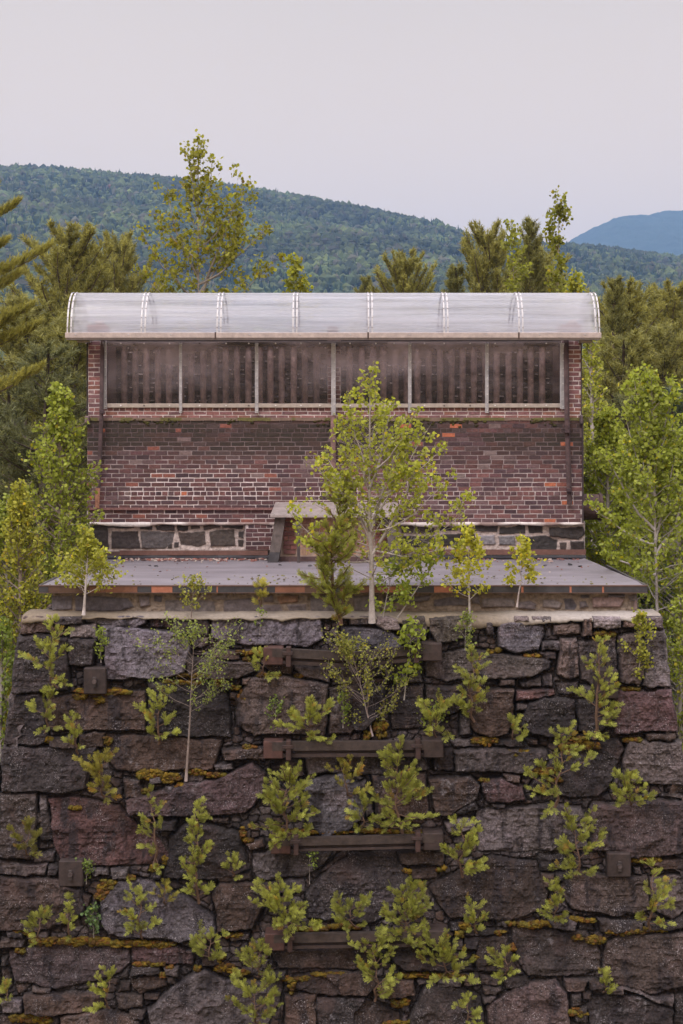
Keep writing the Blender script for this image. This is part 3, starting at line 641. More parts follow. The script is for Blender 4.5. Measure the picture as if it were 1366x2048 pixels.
# upper wall: pilasters, strip below the window, middle pier
yu = lambda z: YU1 + 0 * np.asarray(z, float)
ZW0 = bz(815, YU1); ZW1 = bz(686, YU1); ZTOP = bz(664, YU1)
UX = lambda px: (px - 683) / F * YU1
parts_b = [(UX(176), UX(214), ZW0, ZTOP), (UX(1122), UX(1163), ZW0, ZTOP), (UX(655), UX(682), ZW0, ZTOP)]
brick_face(bm, UX(176), UX(1163), ZBK1 + .005, ZW0, yu, bcol, 5); mortar_grid(mm, UX(176.5), UX(1162.5), ZBK1, ZW0, yu, .0015)
for k, (a, b, c0, c1) in enumerate(parts_b):
    if k == 2: continue
    brick_face(bm, a, b, c0, c1, yu, bcol, 15 + k, depth=.12); mortar_grid(mm, a + .002, b - .002, c0, c1, yu, .0015)
brick_face(bm, UX(655), UX(682), ZW0, ZTOP, lambda z: YU1 + .06 + 0 * z, bcol, 19, depth=.08); mortar_grid(mm, UX(655), UX(682), ZW0, ZTOP, lambda z: YU1 + .0615 + 0 * z)
bm.build('brickwork', M_BRICK, house); mm.build('mortar', M_MORTAR, house)
# solid walls behind the face
sh = MB(); YK = 28.95; bc = (.10,.055,.05)
sh.box((bx(176), YB0 + .22, ZR - .3), (bx(1163), YK, ZBK1 - .01), bc)
for a, b in ((UX(178), UX(212)), (UX(1124), UX(1161))): sh.box((a, YU1 + .02, ZBK1 - .005), (b, YK, ZTOP), bc)
sh.build('wall_core', M_BRICK, house)
bk = MB(); 
bk.box((UX(180), YK - .1, ZBK1), (UX(1160), YK + .1, ZTOP), (.07,.045,.045))
brick_face(bk, UX(213), UX(1123), ZBK1 + .2, ZTOP - .02, lambda z: YK - .11 + 0 * z, lambda x, z, r: (np.array((.032,.022,.022)) * r.uniform(.6, 1.8)), 77, depth=.01)
rb_ = np.random.default_rng(50)
for i in range(420):
    x = rb_.uniform(UX(216), UX(1120)); z = ZBK1 + .25 + .0745 * int(rb_.uniform(0, 17)); w_ = rb_.uniform(.012, .035)
    bk.box((x - w_, YK - .135, z - .007), (x + w_, YK - .112, z + .010), np.array((.34,.28,.27)) * rb_.uniform(.4, 1), .003)
bk.build('back_wall', M_BRICK, house)
# white lime line at the top of the footing
X = np.linspace(bx(178), bx(1168), 500)
t1 = ZBK0 + .01 + .012 * fbm(X * 7, X * 0, 3, 2); t0 = ZBK0 - .018 - .065 * np.clip(fbm(X * 2.6, X * 0, 4, 5) * 1.5 - .25, 0, 1)
skipm = (X > bx(546)) & (X < bx(800))
G = np.array([np.stack([X, 0 * X + YB0 + .03, t1], -1), np.stack([X, 0 * X + YB0 - .012, t1 - .012], -1), np.stack([X, 0 * X + YB0 - .02 + .01 * fbm(X * 9, X * 0, 2, 1), t0 + .012], -1), np.stack([X, 0 * X + YB0 + .06, t0], -1)])
f = (np.arange(3)[:, None] * 500 + np.arange(499)[None]); f = np.stack([f, f + 1, f + 501, f + 500], -1).reshape(-1, 4)
wv = np.clip(fbm(X * 3, X * 0, 3, 9) * 3 - 1.0, 0, 1)[:, None]; wv = np.where((X < bx(300))[:, None], .9, wv)
MB().add(G.reshape(-1, 3), f, np.tile(np.array([.24,.17,.16]) * (1 - wv) + np.array([.62,.56,.56]) * wv, (4, 1))).build('lime_line', M_MORTAR, house, smooth=True)
# flashing and membrane upstand at the foot
mb = MB(); fz = bz(1105)
for a, b, c0, c1 in ((bx(240), bx(536), bz(1101), bz(1110)), (bx(800), bx(1171), bz(1099), bz(1109))):
    mb = MB(); n = 3; xs_ = np.linspace(a, b, n + 1)
    for i in range(n): mb.box((xs_[i] + .001, YB0 - .05 - .003 * (i % 2), c1), (xs_[i + 1] - .001, YB0 + .02, c0), (.15,.075,.065))
    mb.build('flashing', M_METAL, house)
mb = MB(); mb.box((bx(178), YB0 - .045, bz(1111)), (bx(240), YB0 + .02, bz(1103)), (.10,.06,.055))
mb.build('flashing', M_METAL, house)
def ups(A, B):
    X = bx(176) + (bx(1171) - bx(176)) * A; Z = ZR + .02 + (bz(1110) - ZR - .02) * B
    return np.stack([X, YB0 - .03 - .07 * (1 - B) ** 2 - .02 * fbm(X * 3, Z * 6, 3, 8), Z], -1)
grid(MB(), 0, 1, 0, 1, 220, 8, ups, (.03,.028,.034)).build('membrane_upstand', mat_attr('black_membrane', .4, (.7,1.3), 5, .4, .01), house, smooth=True)

# --- window: sill, frame, six panes, mullions with screws
D2 = YU1 - .03
win = MB(); SC_ = (.25,.20,.19)
wx = lambda px: (px - 683) / F * D2
wz = lambda py: E - (py - HOR) / F * D2
win.bbox((wx(214), D2 - .02, wz(815.5)), (wx(1122), YU1 + .05, wz(807)), .006, (.34,.285,.255))
win.bbox((wx(214), D2 - .005, wz(692)), (wx(1122), YU1 + .05, wz(682)), .004, (.10,.08,.08))
win.build('window_sill', M_WOOD, house)
ml = MB()
mpx = [(210,8,683,818), (361.5,6,686,826), (513.5,7,686,826), (667,9,686,830), (819.5,7,686,826), (973.5,7,686,826), (1124,9,686,818)]
screws = []
for px, wd, ya, yb in mpx:
    o = MB(); a, b = wx(px - wd / 2), wx(px + wd / 2)
    o.bbox((a, D2 - .028, wz(yb)), (b, D2 - .0205, wz(ya)), .002, (.42,.40,.44))
    o.bbox((a + (b - a) * .12, D2 - .034, wz(yb)), (b - (b - a) * .12, D2 - .0285, wz(ya)), .002, (.33,.31,.33))
    k = 9; z = np.linspace(wz(yb) + .04, wz(ya) - .04, k)
    for zz in z: o.tube([(wx(px + wd * .18), D2 - .034, zz), (wx(px + wd * .18), D2 - .041, zz)], .010, 6, (.55,.52,.54))
    o.build('mullion', M_METAL, house)
sm = MB()
for px in list(range(245, 1120, 50)):
    jx = RNG.uniform(-8, 8)
    for py in (687, 811):
        sm.tube([(wx(px + jx), D2 - .02, wz(py)), (wx(px + jx), D2 - .03, wz(py))], .014, 7, (.6,.57,.58) if RNG.random() < .8 else (.08,.06,.06))
sm.build('screw', M_METAL, house, kind='stuff')
mp_ = bpy.data.materials.new('scratched_clear_sheet'); mp_.use_nodes = True; n = mp_.node_tree; n.nodes.clear()
o_ = N(n, 'ShaderNodeOutputMaterial'); tr = N(n, 'ShaderNodeBsdfTransparent'); tr.inputs[0].default_value = (.80,.78,.79,1)
gl = N(n, 'ShaderNodeBsdfGlossy'); gl.inputs['Roughness'].default_value = .28; gl.inputs[0].default_value = (.7,.68,.7,1)
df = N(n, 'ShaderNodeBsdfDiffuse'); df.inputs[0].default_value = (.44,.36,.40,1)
fr = N(n, 'ShaderNodeFresnel'); fr.inputs[0].default_value = 1.35
m1 = N(n, 'ShaderNodeMixShader'); n.links.new(fr.outputs[0], m1.inputs[0]); n.links.new(tr.outputs[0], m1.inputs[1]); n.links.new(gl.outputs[0], m1.inputs[2])
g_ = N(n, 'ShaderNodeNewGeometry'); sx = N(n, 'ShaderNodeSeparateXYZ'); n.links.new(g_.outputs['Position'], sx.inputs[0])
sky_sheen = noise(n, .9, 5, .6, stretch=(1, 1, 1.6)); hi = ramp(n, sx.outputs['Z'], wz(790), wz(690))  # sky reflection painted into the panes as a patchy pale veil, stronger towards the top
mu = N(n, 'ShaderNodeMath', operation='MULTIPLY'); n.links.new(ramp(n, sky_sheen, .40, .66, .0, .65), mu.inputs[0]); n.links.new(hi, mu.inputs[1])
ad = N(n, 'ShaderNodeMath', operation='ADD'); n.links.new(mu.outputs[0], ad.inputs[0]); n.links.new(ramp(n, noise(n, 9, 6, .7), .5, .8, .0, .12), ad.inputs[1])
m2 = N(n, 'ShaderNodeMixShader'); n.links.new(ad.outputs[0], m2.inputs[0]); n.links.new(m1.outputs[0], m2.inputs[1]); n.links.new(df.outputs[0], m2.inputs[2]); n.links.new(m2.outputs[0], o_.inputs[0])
ed_ = [214, 361, 513, 667, 820, 973, 1122]
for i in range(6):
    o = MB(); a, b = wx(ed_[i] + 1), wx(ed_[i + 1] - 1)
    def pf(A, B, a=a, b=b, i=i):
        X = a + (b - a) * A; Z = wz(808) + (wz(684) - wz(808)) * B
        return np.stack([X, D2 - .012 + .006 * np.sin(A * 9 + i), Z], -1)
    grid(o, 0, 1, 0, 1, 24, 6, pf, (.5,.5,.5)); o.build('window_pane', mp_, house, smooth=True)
# --- gutter beam, brackets
gb = MB(); YG = 27.22; gx = lambda px: (px - 683) / F * YG; gz = lambda py: E - (py - HOR) / F * YG
for a, b in ((130,430),(431.5,735.5),(737,1037),(1038.5,1203)):
    gb.bbox((gx(a), YG, gz(676)), (gx(b), YG + .06, gz(665)), .006, (.40,.325,.31))
gb.box((gx(132), YG + .012, gz(679)), (gx(1201), YG + .3, gz(676.5)), (.19,.15,.14))
for px in (430.7, 736.2, 1037.7): gb.box((gx(px - 1.5), YG - .004, gz(677)), (gx(px + 1.5), YG + .05, gz(664.5)), (.06,.035,.03))
gb.box((gx(150), YG + .2, gz(683)), (gx(175), YG + .4, gz(677)), (.36,.30,.28)); gb.box((gx(1163), YG + .2, gz(684)), (gx(1188), YG + .4, gz(677)), (.36,.30,.28))
for px in (151,257,342,499,600,701,819,973,1079,1170): gb.tube([(gx(px), YG + .002, gz(669)), (gx(px), YG - .009, gz(669))], .012, 8, (.40,.38,.40))
for px in (157, 1080): pass
gb.build('eaves_beam', M_WOOD, house)
gb = MB(); gb.box((gx(137), 29.0, gz(676)), (gx(1198), 29.1, gz(664)), (.25,.20,.19)); gb.build('rear_eaves_beam', M_WOOD, house)
# --- clear curved roof
YC = 27.88; AY = .64; AYR = 1.12; BZ = .685; ZG = gz(665)
Ar = lambda t: np.where(np.asarray(t) < pi / 2, AY, AYR)
mv = bpy.data.materials.new('clear_ribbed_roof_sheet'); mv.use_nodes = True; n = mv.node_tree; n.nodes.clear()
o_ = N(n, 'ShaderNodeOutputMaterial'); tr = N(n, 'ShaderNodeBsdfTransparent'); tr.inputs[0].default_value = (.90,.89,.92,1)
pr = N(n, 'ShaderNodeBsdfPrincipled'); pr.inputs['Base Color'].default_value = (.76,.76,.83,1); pr.inputs['Roughness'].default_value = .22; pr.inputs['Specular IOR Level'].default_value = .8
tl = N(n, 'ShaderNodeBsdfTranslucent'); tl.inputs[0].default_value = (.80,.80,.87,1)
fl = noise(n, 1, 5, .7, stretch=(.30, 5, 9))
bn = N(n, 'ShaderNodeBump'); bn.inputs['Strength'].default_value = .35; bn.inputs['Distance'].default_value = .02; n.links.new(fl, bn.inputs['Height']); n.links.new(bn.outputs[0], pr.inputs['Normal'])
ma = N(n, 'ShaderNodeMixShader'); ma.inputs[0].default_value = .72; n.links.new(pr.outputs[0], ma.inputs[1]); n.links.new(tl.outputs[0], ma.inputs[2])
mb2 = N(n, 'ShaderNodeMixShader'); n.links.new(ramp(n, fl, .32, .68, .22, .85), mb2.inputs[0]); n.links.new(tr.outputs[0], mb2.inputs[1]); n.links.new(ma.outputs[0], mb2.inputs[2]); n.links.new(mb2.outputs[0], o_.inputs[0])
rpx = [139, 287, 438.5, 590.5, 741.5, 893, 1043, 1196]
def arc(x, rr=0.0, n=40, t0=0, t1=pi):
    t = np.linspace(t0, t1, n); return np.stack([np.full(n, x), YC - (Ar(t) + rr) * np.cos(t), ZG + (BZ + rr) * np.sin(t)], -1)
roof = None
for i in range(7):
    a, b = gx(rpx[i]), gx(rpx[i + 1])
    def vf(A, B, a=a, b=b):
        t = A * 0 + B * pi
        rr = .006 * np.sin(B * 60) 
        return np.stack([a + (b - a) * A, YC - (Ar(t) + rr) * np.cos(t), ZG + (BZ + rr) * np.sin(t)], -1)
    grid(MB(), 0, 1, 0, 1, 4, 160, vf, (.8,.8,.8)).build('roof_sheet', mv, house, smooth=True)
for i, px in enumerate(rpx):
    o = MB(); x = gx(px)
    for dx in (-.036, .024):
        w_ = .024
        P0 = arc(x + dx - w_ / 2 + .0, .011, 60); P1 = arc(x + dx + w_ / 2, .011, 60); P2 = arc(x + dx - w_ / 2, .004, 60); P3 = arc(x + dx + w_ / 2, .004, 60)
        V = np.stack([P0, P1, P3, P2], 1).reshape(-1, 3)
        k = np.arange(59)[:, None] * 4; j = np.arange(4)[None]; jn = (j + 1) % 4
        o.add(V, np.stack([k + j, k + jn, k + 4 + jn, k + 4 + j], -1).reshape(-1, 4), (.47,.45,.48))
        for t in np.linspace(.12, pi - .12, 13):
            c0 = np.array([x + dx, YC - (float(Ar(t)) + .012) * cos(t), ZG + (BZ + .012) * sin(t)]); nn = np.array([0, -cos(t), sin(t)])
            o.tube([c0, c0 + nn * .008], .010, 6, (.28,.25,.27))
    o.build('roof_rib', mat_attr('white_flashing_strip', .35, (.85, 1.12), 30, .2, .002) if i == 0 else bpy.data.materials['white_flashing_strip'], house)
for px in (rpx[0], rpx[-1]):
    x = gx(px) + (.07 if px < 600 else -.09); P = arc(x, -.02, 30)
    o = MB(); c0 = np.array([[x, YC, ZG]]); o.add(np.concatenate([P, c0]), [[k, k + 1, 30] for k in range(29)], (.8,.8,.8)); o.build('end_sheet', mv, house)
# things seen under the sheet: tops of the end piers
for a, b in ((UX(174), UX(212)), (UX(1122), UX(1163))):
    o = MB(); o.bbox((a, YU1 - .02, ZTOP + .001), (b, YU1 + .5, ZTOP + .12), .02, (.27,.15,.14)); o.bbox((a + .12, YU1 + .03, ZTOP + .12), (b - .05, YU1 + .3, ZTOP + .19), .03, (.50,.42,.40)); o.build('pier_cap', M_BRICK, house)
o = MB(); o.bbox((UX(655), YU1 + .05, ZTOP + .001), (UX(676), YU1 + .3, ZTOP + .1), .02, (.2,.15,.15))
o.build('pier_cap', M_BRICK, house)
# --- straps
def strap(p, wd, c, name='iron_strap', th=.012):
    o = MB()
    for (x0, y0, z0), (x1, y1, z1) in zip(p[:-1], p[1:]):
        h = wd / 2
        v = [(x0-h,y0,z0),(x0+h,y0,z0),(x1+h,y1,z1),(x1-h,y1,z1),(x0-h,y0+th,z0),(x0+h,y0+th,z0),(x1+h,y1+th,z1),(x1-h,y1+th,z1)]
        o.add(v, [(0,1,2,3),(7,6,5,4),(1,5,6,2),(4,0,3,7),(4,5,1,0),(3,2,6,7)], c)
        if name == 'iron_strap':
            v = [(x0+h-.01,y0-.03,z0),(x0+h,y0-.03,z0),(x1+h,y1-.03,z1),(x1+h-.01,y1-.03,z1),(x0+h-.01,y0-.001,z0),(x0+h,y0-.001,z0),(x1+h,y1-.001,z1),(x1+h-.01,y1-.001,z1)]
            o.add(v, [(0,1,2,3),(7,6,5,4),(1,5,6,2),(4,0,3,7),(4,5,1,0),(3,2,6,7)], [k * .6 for k in c])
    return o
SCOL = (.075,.045,.048)
def bpt(px, py, D): return ((px - 683) / F * D, D, E - (py - HOR) / F * D)
strap([bpt(205, 680, YU1 - .05), bpt(202.5, 838, YB0 - .03), bpt(197, 975, YB0 - .05)], .066, SCOL).build('iron_strap', M_RUST, house)
strap([bpt(195.5, 976, YB0 - .052), bpt(194, 1016, YB0 - .055)], .070, (.28,.13,.085), 'x', .02).build('strap_foot', M_RUST, house)
strap([bpt(1132, 681, YU1 - .05), bpt(1134, 838, YB0 - .03), bpt(1139, 1009, YB0 - .05)], .078, SCOL).build('iron_strap', M_RUST, house)
strap([bpt(666.5, 833, YB0 - .02), bpt(666.5, 946, YB0 - .03)], .085, (.17,.10,.095)).build('iron_strap', M_RUST, house)
for px, py in ((203.5, 823), (1134, 862), (1137.5, 980)): o = MB(); o.bbox(tuple(np.array(bpt(px - 4, py + 4, YB0 - .09))), tuple(np.array(bpt(px + 5, py - 3, YB0 - .09)) + (0, .05, 0)), .004, (.05,.03,.035)); o.build('strap_bolt', M_RUST, house)
o = MB(); o.bbox(bpt(169, 846, YB0 - .04), tuple(np.array(bpt(178, 832, YB0 - .04)) + (0, .12, 0)), .01, (.16,.11,.11)); o.build('wall_anchor', M_RUST, house)
o = MB(); o.bbox(bpt(1161, 848, YB0 - .04), tuple(np.array(bpt(1166, 830, YB0 - .04)) + (0, .12, 0)), .01, (.07,.05,.055))
o.build('wall_anchor', M_RUST, house)
o = MB(); o.box((bx(1164.5), YB0 - .015, ZBK0), (bx(1167), YB0 + .05, ZBK1), (.045,.03,.035)); o.build('corner_iron', M_RUST, house); o = MB(); o.box((UX(1161.5), YU1 - .02, ZBK1), (UX(1163.5), YU1 + .04, ZTOP), (.045,.03,.035)); o.build('corner_iron', M_RUST, house); o = MB(); o.box((UX(173.5), YU1 - .02, ZBK1 + .03), (UX(175.2), YU1 + .04, ZTOP), (.045,.03,.035))
o.build('corner_iron', M_RUST, house)

# --- cast-iron pipe rack seen through the window
rack = empty('pipe_oven', (-.1, 28.05, ZBK1), 'row of upright brown cast iron pipes standing behind the clear window panels', 'pipe rack')
YP = 28.02; PXP = F / YP
ppx = [248 + i * 22.6 for i in range(18)] + [700 + i * 22.6 for i in range(18)]
for i, px in enumerate(ppx):
    x = (px + RNG.uniform(-1, 1) - 683) / PXP
    o = MB(); r_ = .052
    zs = np.array([ZBK1 - .2, ZBK1 + .1, ZTOP - .32, ZTOP - .20]); c = np.array((.23,.165,.165)) * RNG.uniform(.75, 1.3)
    o.tube([(x, YP, z) for z in zs], [r_ * 1.08, r_, r_, r_ * .9], 14, c)
    o.build('pipe', M_RUST, rack, smooth=True)
o = MB(); o.bbox(((240 - 683) / PXP, YP - .09, ZTOP - .20), ((1112 - 683) / PXP, YP + .09, ZTOP - .13), .01, (.09,.065,.06)); o.build('header_beam', M_RUST, rack)
o = MB(); o.box(((230 - 683) / PXP, YP - .12, ZBK1 - .3), ((1118 - 683) / PXP, YP + .12, ZBK1 - .015), (.08,.05,.05)); o.build('pipe_bed', M_RUST, rack)

# --- short iron duct on the right side
duct = empty('iron_duct', (4.05, 27.95, 11.75), 'short rusty iron duct sticking out of the right side of the brick wall', 'duct')
o = MB(); cx, cz = bx(1185, 27.9), bz(1014, 27.9)
o.tube([(bx(1160, 27.9), 27.9, cz), (bx(1175, 27.9), 27.9, cz), (bx(1197, 27.9), 27.9, cz), (bx(1198, 27.9), 27.9, cz)], [.215, .215, .21, .20], 28, (.075,.042,.04)); o.build('pipe_shell', M_RUST, duct, smooth=False)
o = MB(); o.tube([(bx(1197, 27.9), 27.9, cz), (bx(1203, 27.9), 27.9, cz)], [.228, .228], 28, (.055,.03,.03)); o.build('flange', M_RUST, duct)

# --- hood over the recess in the footing
hood = empty('roof_hood', (0, 26.9, ZR), 'grey metal hood on black cheeks over a walled-up opening at the brick wall foot', 'hood')
YH = 26.75; hx = lambda px, D=YH: (px - 683) / F * D; hz = lambda py, D=YH: E - (py - HOR) / F * D
o = MB()
yb_ = YB0 + .01
v = [(hx(541), YH - .12, hz(1030)), (hx(797), YH - .12, hz(1030)), (hx(795, yb_), yb_, hz(1004, yb_)), (hx(551, yb_), yb_, hz(1004, yb_))]
v += [(hx(541), YH - .12, hz(1034)), (hx(797), YH - .12, hz(1034)), (hx(795, yb_), yb_, hz(1030, yb_)), (hx(551, yb_), yb_, hz(1030, yb_))]
o.add(v, [(0,1,2,3),(4,7,6,5),(0,4,5,1),(1,5,6,2),(3,7,4,0)], (.33,.275,.27))
for t in np.linspace(0.03, .97, 12):
    for q in (.06, .9):
        p = (1 - q) * ((1 - t) * np.array(v[0]) + t * np.array(v[1])) + q * ((1 - t) * np.array(v[3]) + t * np.array(v[2])); o.tube([p, p + np.array((0, -.004, .01))], .012, 6, (.42,.38,.36))
o.build('metal_cap', M_METAL, hood)
for s_, (xa, xb, xc, xd) in ((1, (550, 571, 535, 556)), (-1, (768, 788, 783, 806))):
    o = MB()
    # cheek: widens downwards and outwards
    f0, f1, g0, g1 = hx(xa), hx(xb), hx(xc), hx(xd)
    zt, z1, zb = hz(1034.5), hz(1104), ZR - .01
    for (ya, za, yb2, zb2, a0, a1, b0, b1, c) in ((YH, zt, YH - .05, z1, f0, f1, g0 + (f0 - g0) * .3, g1 + (f1 - g1) * .3, (.095,.075,.072)), (YH - .052, z1, YH - .09, zb, g0 + (f0 - g0) * .3, g1 + (f1 - g1) * .3, g0, g1, (.035,.03,.034))):
        V = [(a0, ya, za), (a1, ya, za), (b1, yb2, zb2), (b0, yb2, zb2), (a0, yb_, za), (a1, yb_, za), (b1, yb_, zb2), (b0, yb_, zb2)]
        o.add(V, [(0,3,2,1), (0,1,5,4), (1,2,6,5), (4,7,3,0), (3,7,6,2)], c)
    o.build('side_cheek', M_RUST, hood)
o = MB(); o.bbox((hx(594, YH - .1), YH - .08, ZR - .01), (hx(600, YH - .1), YH - .03, hz(1034.5)), .004, (.06,.045,.045)); o.build('front_post', M_RUST, hood)
o = MB(); yy = YH + .22
def hcol(x, z, r): return np.array([(.38,.20,.13), (.33,.19,.14), (.27,.15,.12), (.40,.25,.18)][r.integers(4)]) * r.uniform(.8, 1.1)
def hcol2(x, z, r): return np.array([(.20,.08,.07), (.16,.07,.065), (.25,.11,.09)][r.integers(3)])
brick_face(o, hx(600, yy), hx(745, yy), hz(1112, yy), hz(1034, yy), lambda z: yy + 0 * z, hcol, 31, course=.125, bl=.19)
brick_face(o, hx(566, yy), hx(594, yy), hz(1108, yy), hz(1034, yy), lambda z: yy - .03 + 0 * z, hcol2, 32); brick_face(o, hx(750, yy), hx(774, yy), hz(1108, yy), hz(1034, yy), lambda z: yy - .03 + 0 * z, hcol2, 33)
o.build('brick_infill', M_BRICK, hood)
o = MB(); o.box((hx(560, yy), yy - .001, ZR - .005), (hx(780, yy), yy + .3, hz(1034, yy)), (.36,.27,.23)); o.box((hx(552, yy), yy - .06, ZR - .005), (hx(785, yy), yy - .002, hz(1113, yy)), (.10,.06,.06)); o.build('mortar_backing', M_MORTAR, hood)

# ------------------------------------------------------------------ iron tie beams on the tower face
def beam(pieces, label):
    """pieces: list of (x0,y0,x1,y1) centre lines in picture pixels"""
    xs0 = pieces[0][0]; xs1 = pieces[-1][2]
    c0 = wall_pt((xs0 + xs1) / 2, pieces[0][1], .0)
    t = empty('tie_beam', c0, label, 'iron beam', 'rusty iron tie beams across the tower face')
    for k, (x0, y0, x1, y1, h) in enumerate(pieces):
        a = wall_pt(x0, y0, .12); b = wall_pt(x1, y1, .12); d = b - a; Lh = h / 2 / 150
        up = np.array([0, 0, 1.0]); fw = np.array([0, -1.0, 0])
        def bar(z0, z1, f0, f1, c, s0=0.0, s1=1.0):
            P = []
            for s_ in (s0, s1):
                for f_, z_ in ((f0, z0), (f1, z0), (f1, z1), (f0, z1)): P.append(a + d * s_ + fw * f_ + up * z_)
            o.add(P, [(0,1,2,3)[::-1], (4,5,6,7), (0,4,5,1), (1,5,6,2), (2,6,7,3), (3,7,4,0)], c)
        o = MB(); bar(-.012, Lh, .0, .10, (.040,.027,.024)); bar(-.055, -.0125, .0, .05, (.030,.019,.018)); bar(-Lh, -.0555, .0, .085, (.036,.022,.020)); o.build('rail', M_RUST, t)
    for sgn, (px, py) in ((1, (xs0, pieces[0][1])), (-1, (xs1, pieces[-1][3]))):
        o = MB(); a = wall_pt(px - (18 if sgn > 0 else 22), py + 19, .13); b = wall_pt(px + (22 if sgn > 0 else 18), py - 17, .13)
        o.bbox((a[0], min(a[1], b[1]) - .07, a[2]), (b[0], max(a[1], b[1]) + .25, b[2]), .012, (.060,.027,.023) if sgn > 0 else (.036,.022,.020)); o.build('end_block', M_RUST, t)
        o = MB(); cxp = px + sgn * 32; a = wall_pt(cxp - 5, py + 24, .26); b = wall_pt(cxp + 5, py - 16, .26)
        o.bbox((a[0], min(a[1], b[1]) - .012, a[2]), (b[0], max(a[1], b[1]) + .12, b[2]), .006, (.040,.020,.018))
        a = wall_pt(cxp - 13, py + 1, .285); b = wall_pt(cxp + 9, py - 7, .285)
        o.bbox((a[0], min(a[1], b[1]) - .012, a[2]), (b[0], max(a[1], b[1]) + .02, b[2]), .006, (.036,.020,.018)); o.build('clamp', M_RUST, t)
    return t
beam([(545, 1310, 700, 1318, 30), (704, 1318, 865, 1302, 30)], 'topmost rusty iron beam on the tower face, sagging in a shallow V below the ledge')
beam([(545, 1497, 868, 1495, 30)], 'long level rusty iron beam with a reddish left end block, below the twiggy grey shrub')
beam([(560, 1687, 868, 1680, 26)], 'rusty iron beam with two big cedar bushes growing along its top')
beam([(548, 1880, 878, 1874, 28)], 'lowest rusty iron beam, with three small cedar clumps sitting on it')
def plate(px, py, w_, h_, label):
    c = wall_pt(px, py, .1); t = empty('anchor_plate', c, label, 'anchor plate', 'square iron anchor plates on the tower face')
    o = MB(); a = wall_pt(px - w_ / 2, py + h_ / 2, .10); b = wall_pt(px + w_ / 2, py - h_ / 2, .10)
    o.bbox((a[0], min(a[1], b[1]), a[2]), (b[0], max(a[1], b[1]) + .25, b[2]), .015, (.034,.022,.021)); o.build('plate', M_RUST, t)
    o = MB(); d = min(a[1], b[1]); o.tube([(c[0], d + .02, c[2]), (c[0], d - .06, c[2])], .03, 8, (.07,.05,.05)); o.bbox((c[0] - .022, d - .045, c[2] - .07), (c[0] + .022, d - .02, c[2] + .06), .005, (.045,.034,.033)); o.build('wedge_pin', M_RUST, t)
plate(190, 1362, 46, 54, 'square iron anchor plate with a pin, high on the left beside the slender cedar')
plate(142, 1747, 50, 54, 'dark square iron anchor plate low on the left, below the big red block')
plate(1213, 1368, 44, 60, 'narrow iron anchor plate high on the right between two slender cedars')
plate(1238, 1730, 46, 50, 'square iron anchor plate low on the right beside the drooping cedar')

# ------------------------------------------------------------------ debris on the roof and moss in the joints
o = MB(); r = np.random.default_rng(5)
def chip(x, y, s, c):
    v = np.array([(-1,-1,0),(1,-1,0),(1,1,0),(-1,1,0),(-.8,-.8,.7),(.8,-.8,.7),(.8,.8,.7),(-.8,.8,.7)]) * s * r.uniform(.6, 1.2, 3) + r.normal(0, s * .15, (8, 3))
    a = r.uniform(0, pi); R = np.array([[cos(a), -sin(a), 0], [sin(a), cos(a), 0], [0, 0, 1]]); v = v @ R.T + (x, y, ZR + .008)
    o.add(v, [(0,3,2,1),(4,5,6,7),(0,1,5,4),(1,2,6,5),(2,3,7,6),(3,0,4,7)], c)
for i in range(900):
    if i < 430: x = r.triangular(bx(250), bx(330), bx(535)) if r.random() < .8 else r.uniform(bx(250), bx(535)); y = YB0 - .16 - abs(r.normal(0, .16))
    elif i < 520: x = r.uniform(bx(800), bx(1165)); y = YB0 - .14 - abs(r.normal(0, .2))
    else: x = r.uniform(-3.9, 3.8); y = r.uniform(24.6, 27.2)
    c = [(.20,.08,.07), (.32,.22,.20), (.26,.10,.08), (.10,.06,.06), (.4,.33,.3)][r.integers(5)]
    if i >= 620:
        x = r.choice([-3.4, -.2, .5, 1.7, 2.5, -1.5]) + r.normal(0, .7); y = r.uniform(22.7, 24.4); c = [(.14,.12,.04), (.10,.07,.04), (.20,.19,.06), (.09,.08,.05)][r.integers(4)]
        if not -3.95 < x < 3.95: continue
    chip(x, y, r.uniform(.008, .03) if i < 520 else r.uniform(.005, .018), c)
for px, py, s in ((300,1133,.04),(312,1134,.05),(560,1131,.04),(620,1133,.05),(815,1134,.05),(840,1132,.045),(1040,1146,.06),(1010,1131,.05),(1090,1133,.05),(1140,1131,.06),(1160,1134,.07)):
    D = (E - ZR) * F / (py - HOR); chip((px - 683) / F * D, D, s * .55, (.05,.045,.05))
o.build('brick_debris', M_BRICK, None, label='broken brick bits and dead leaves strewn on the flat roof', cat='debris', kind='stuff')

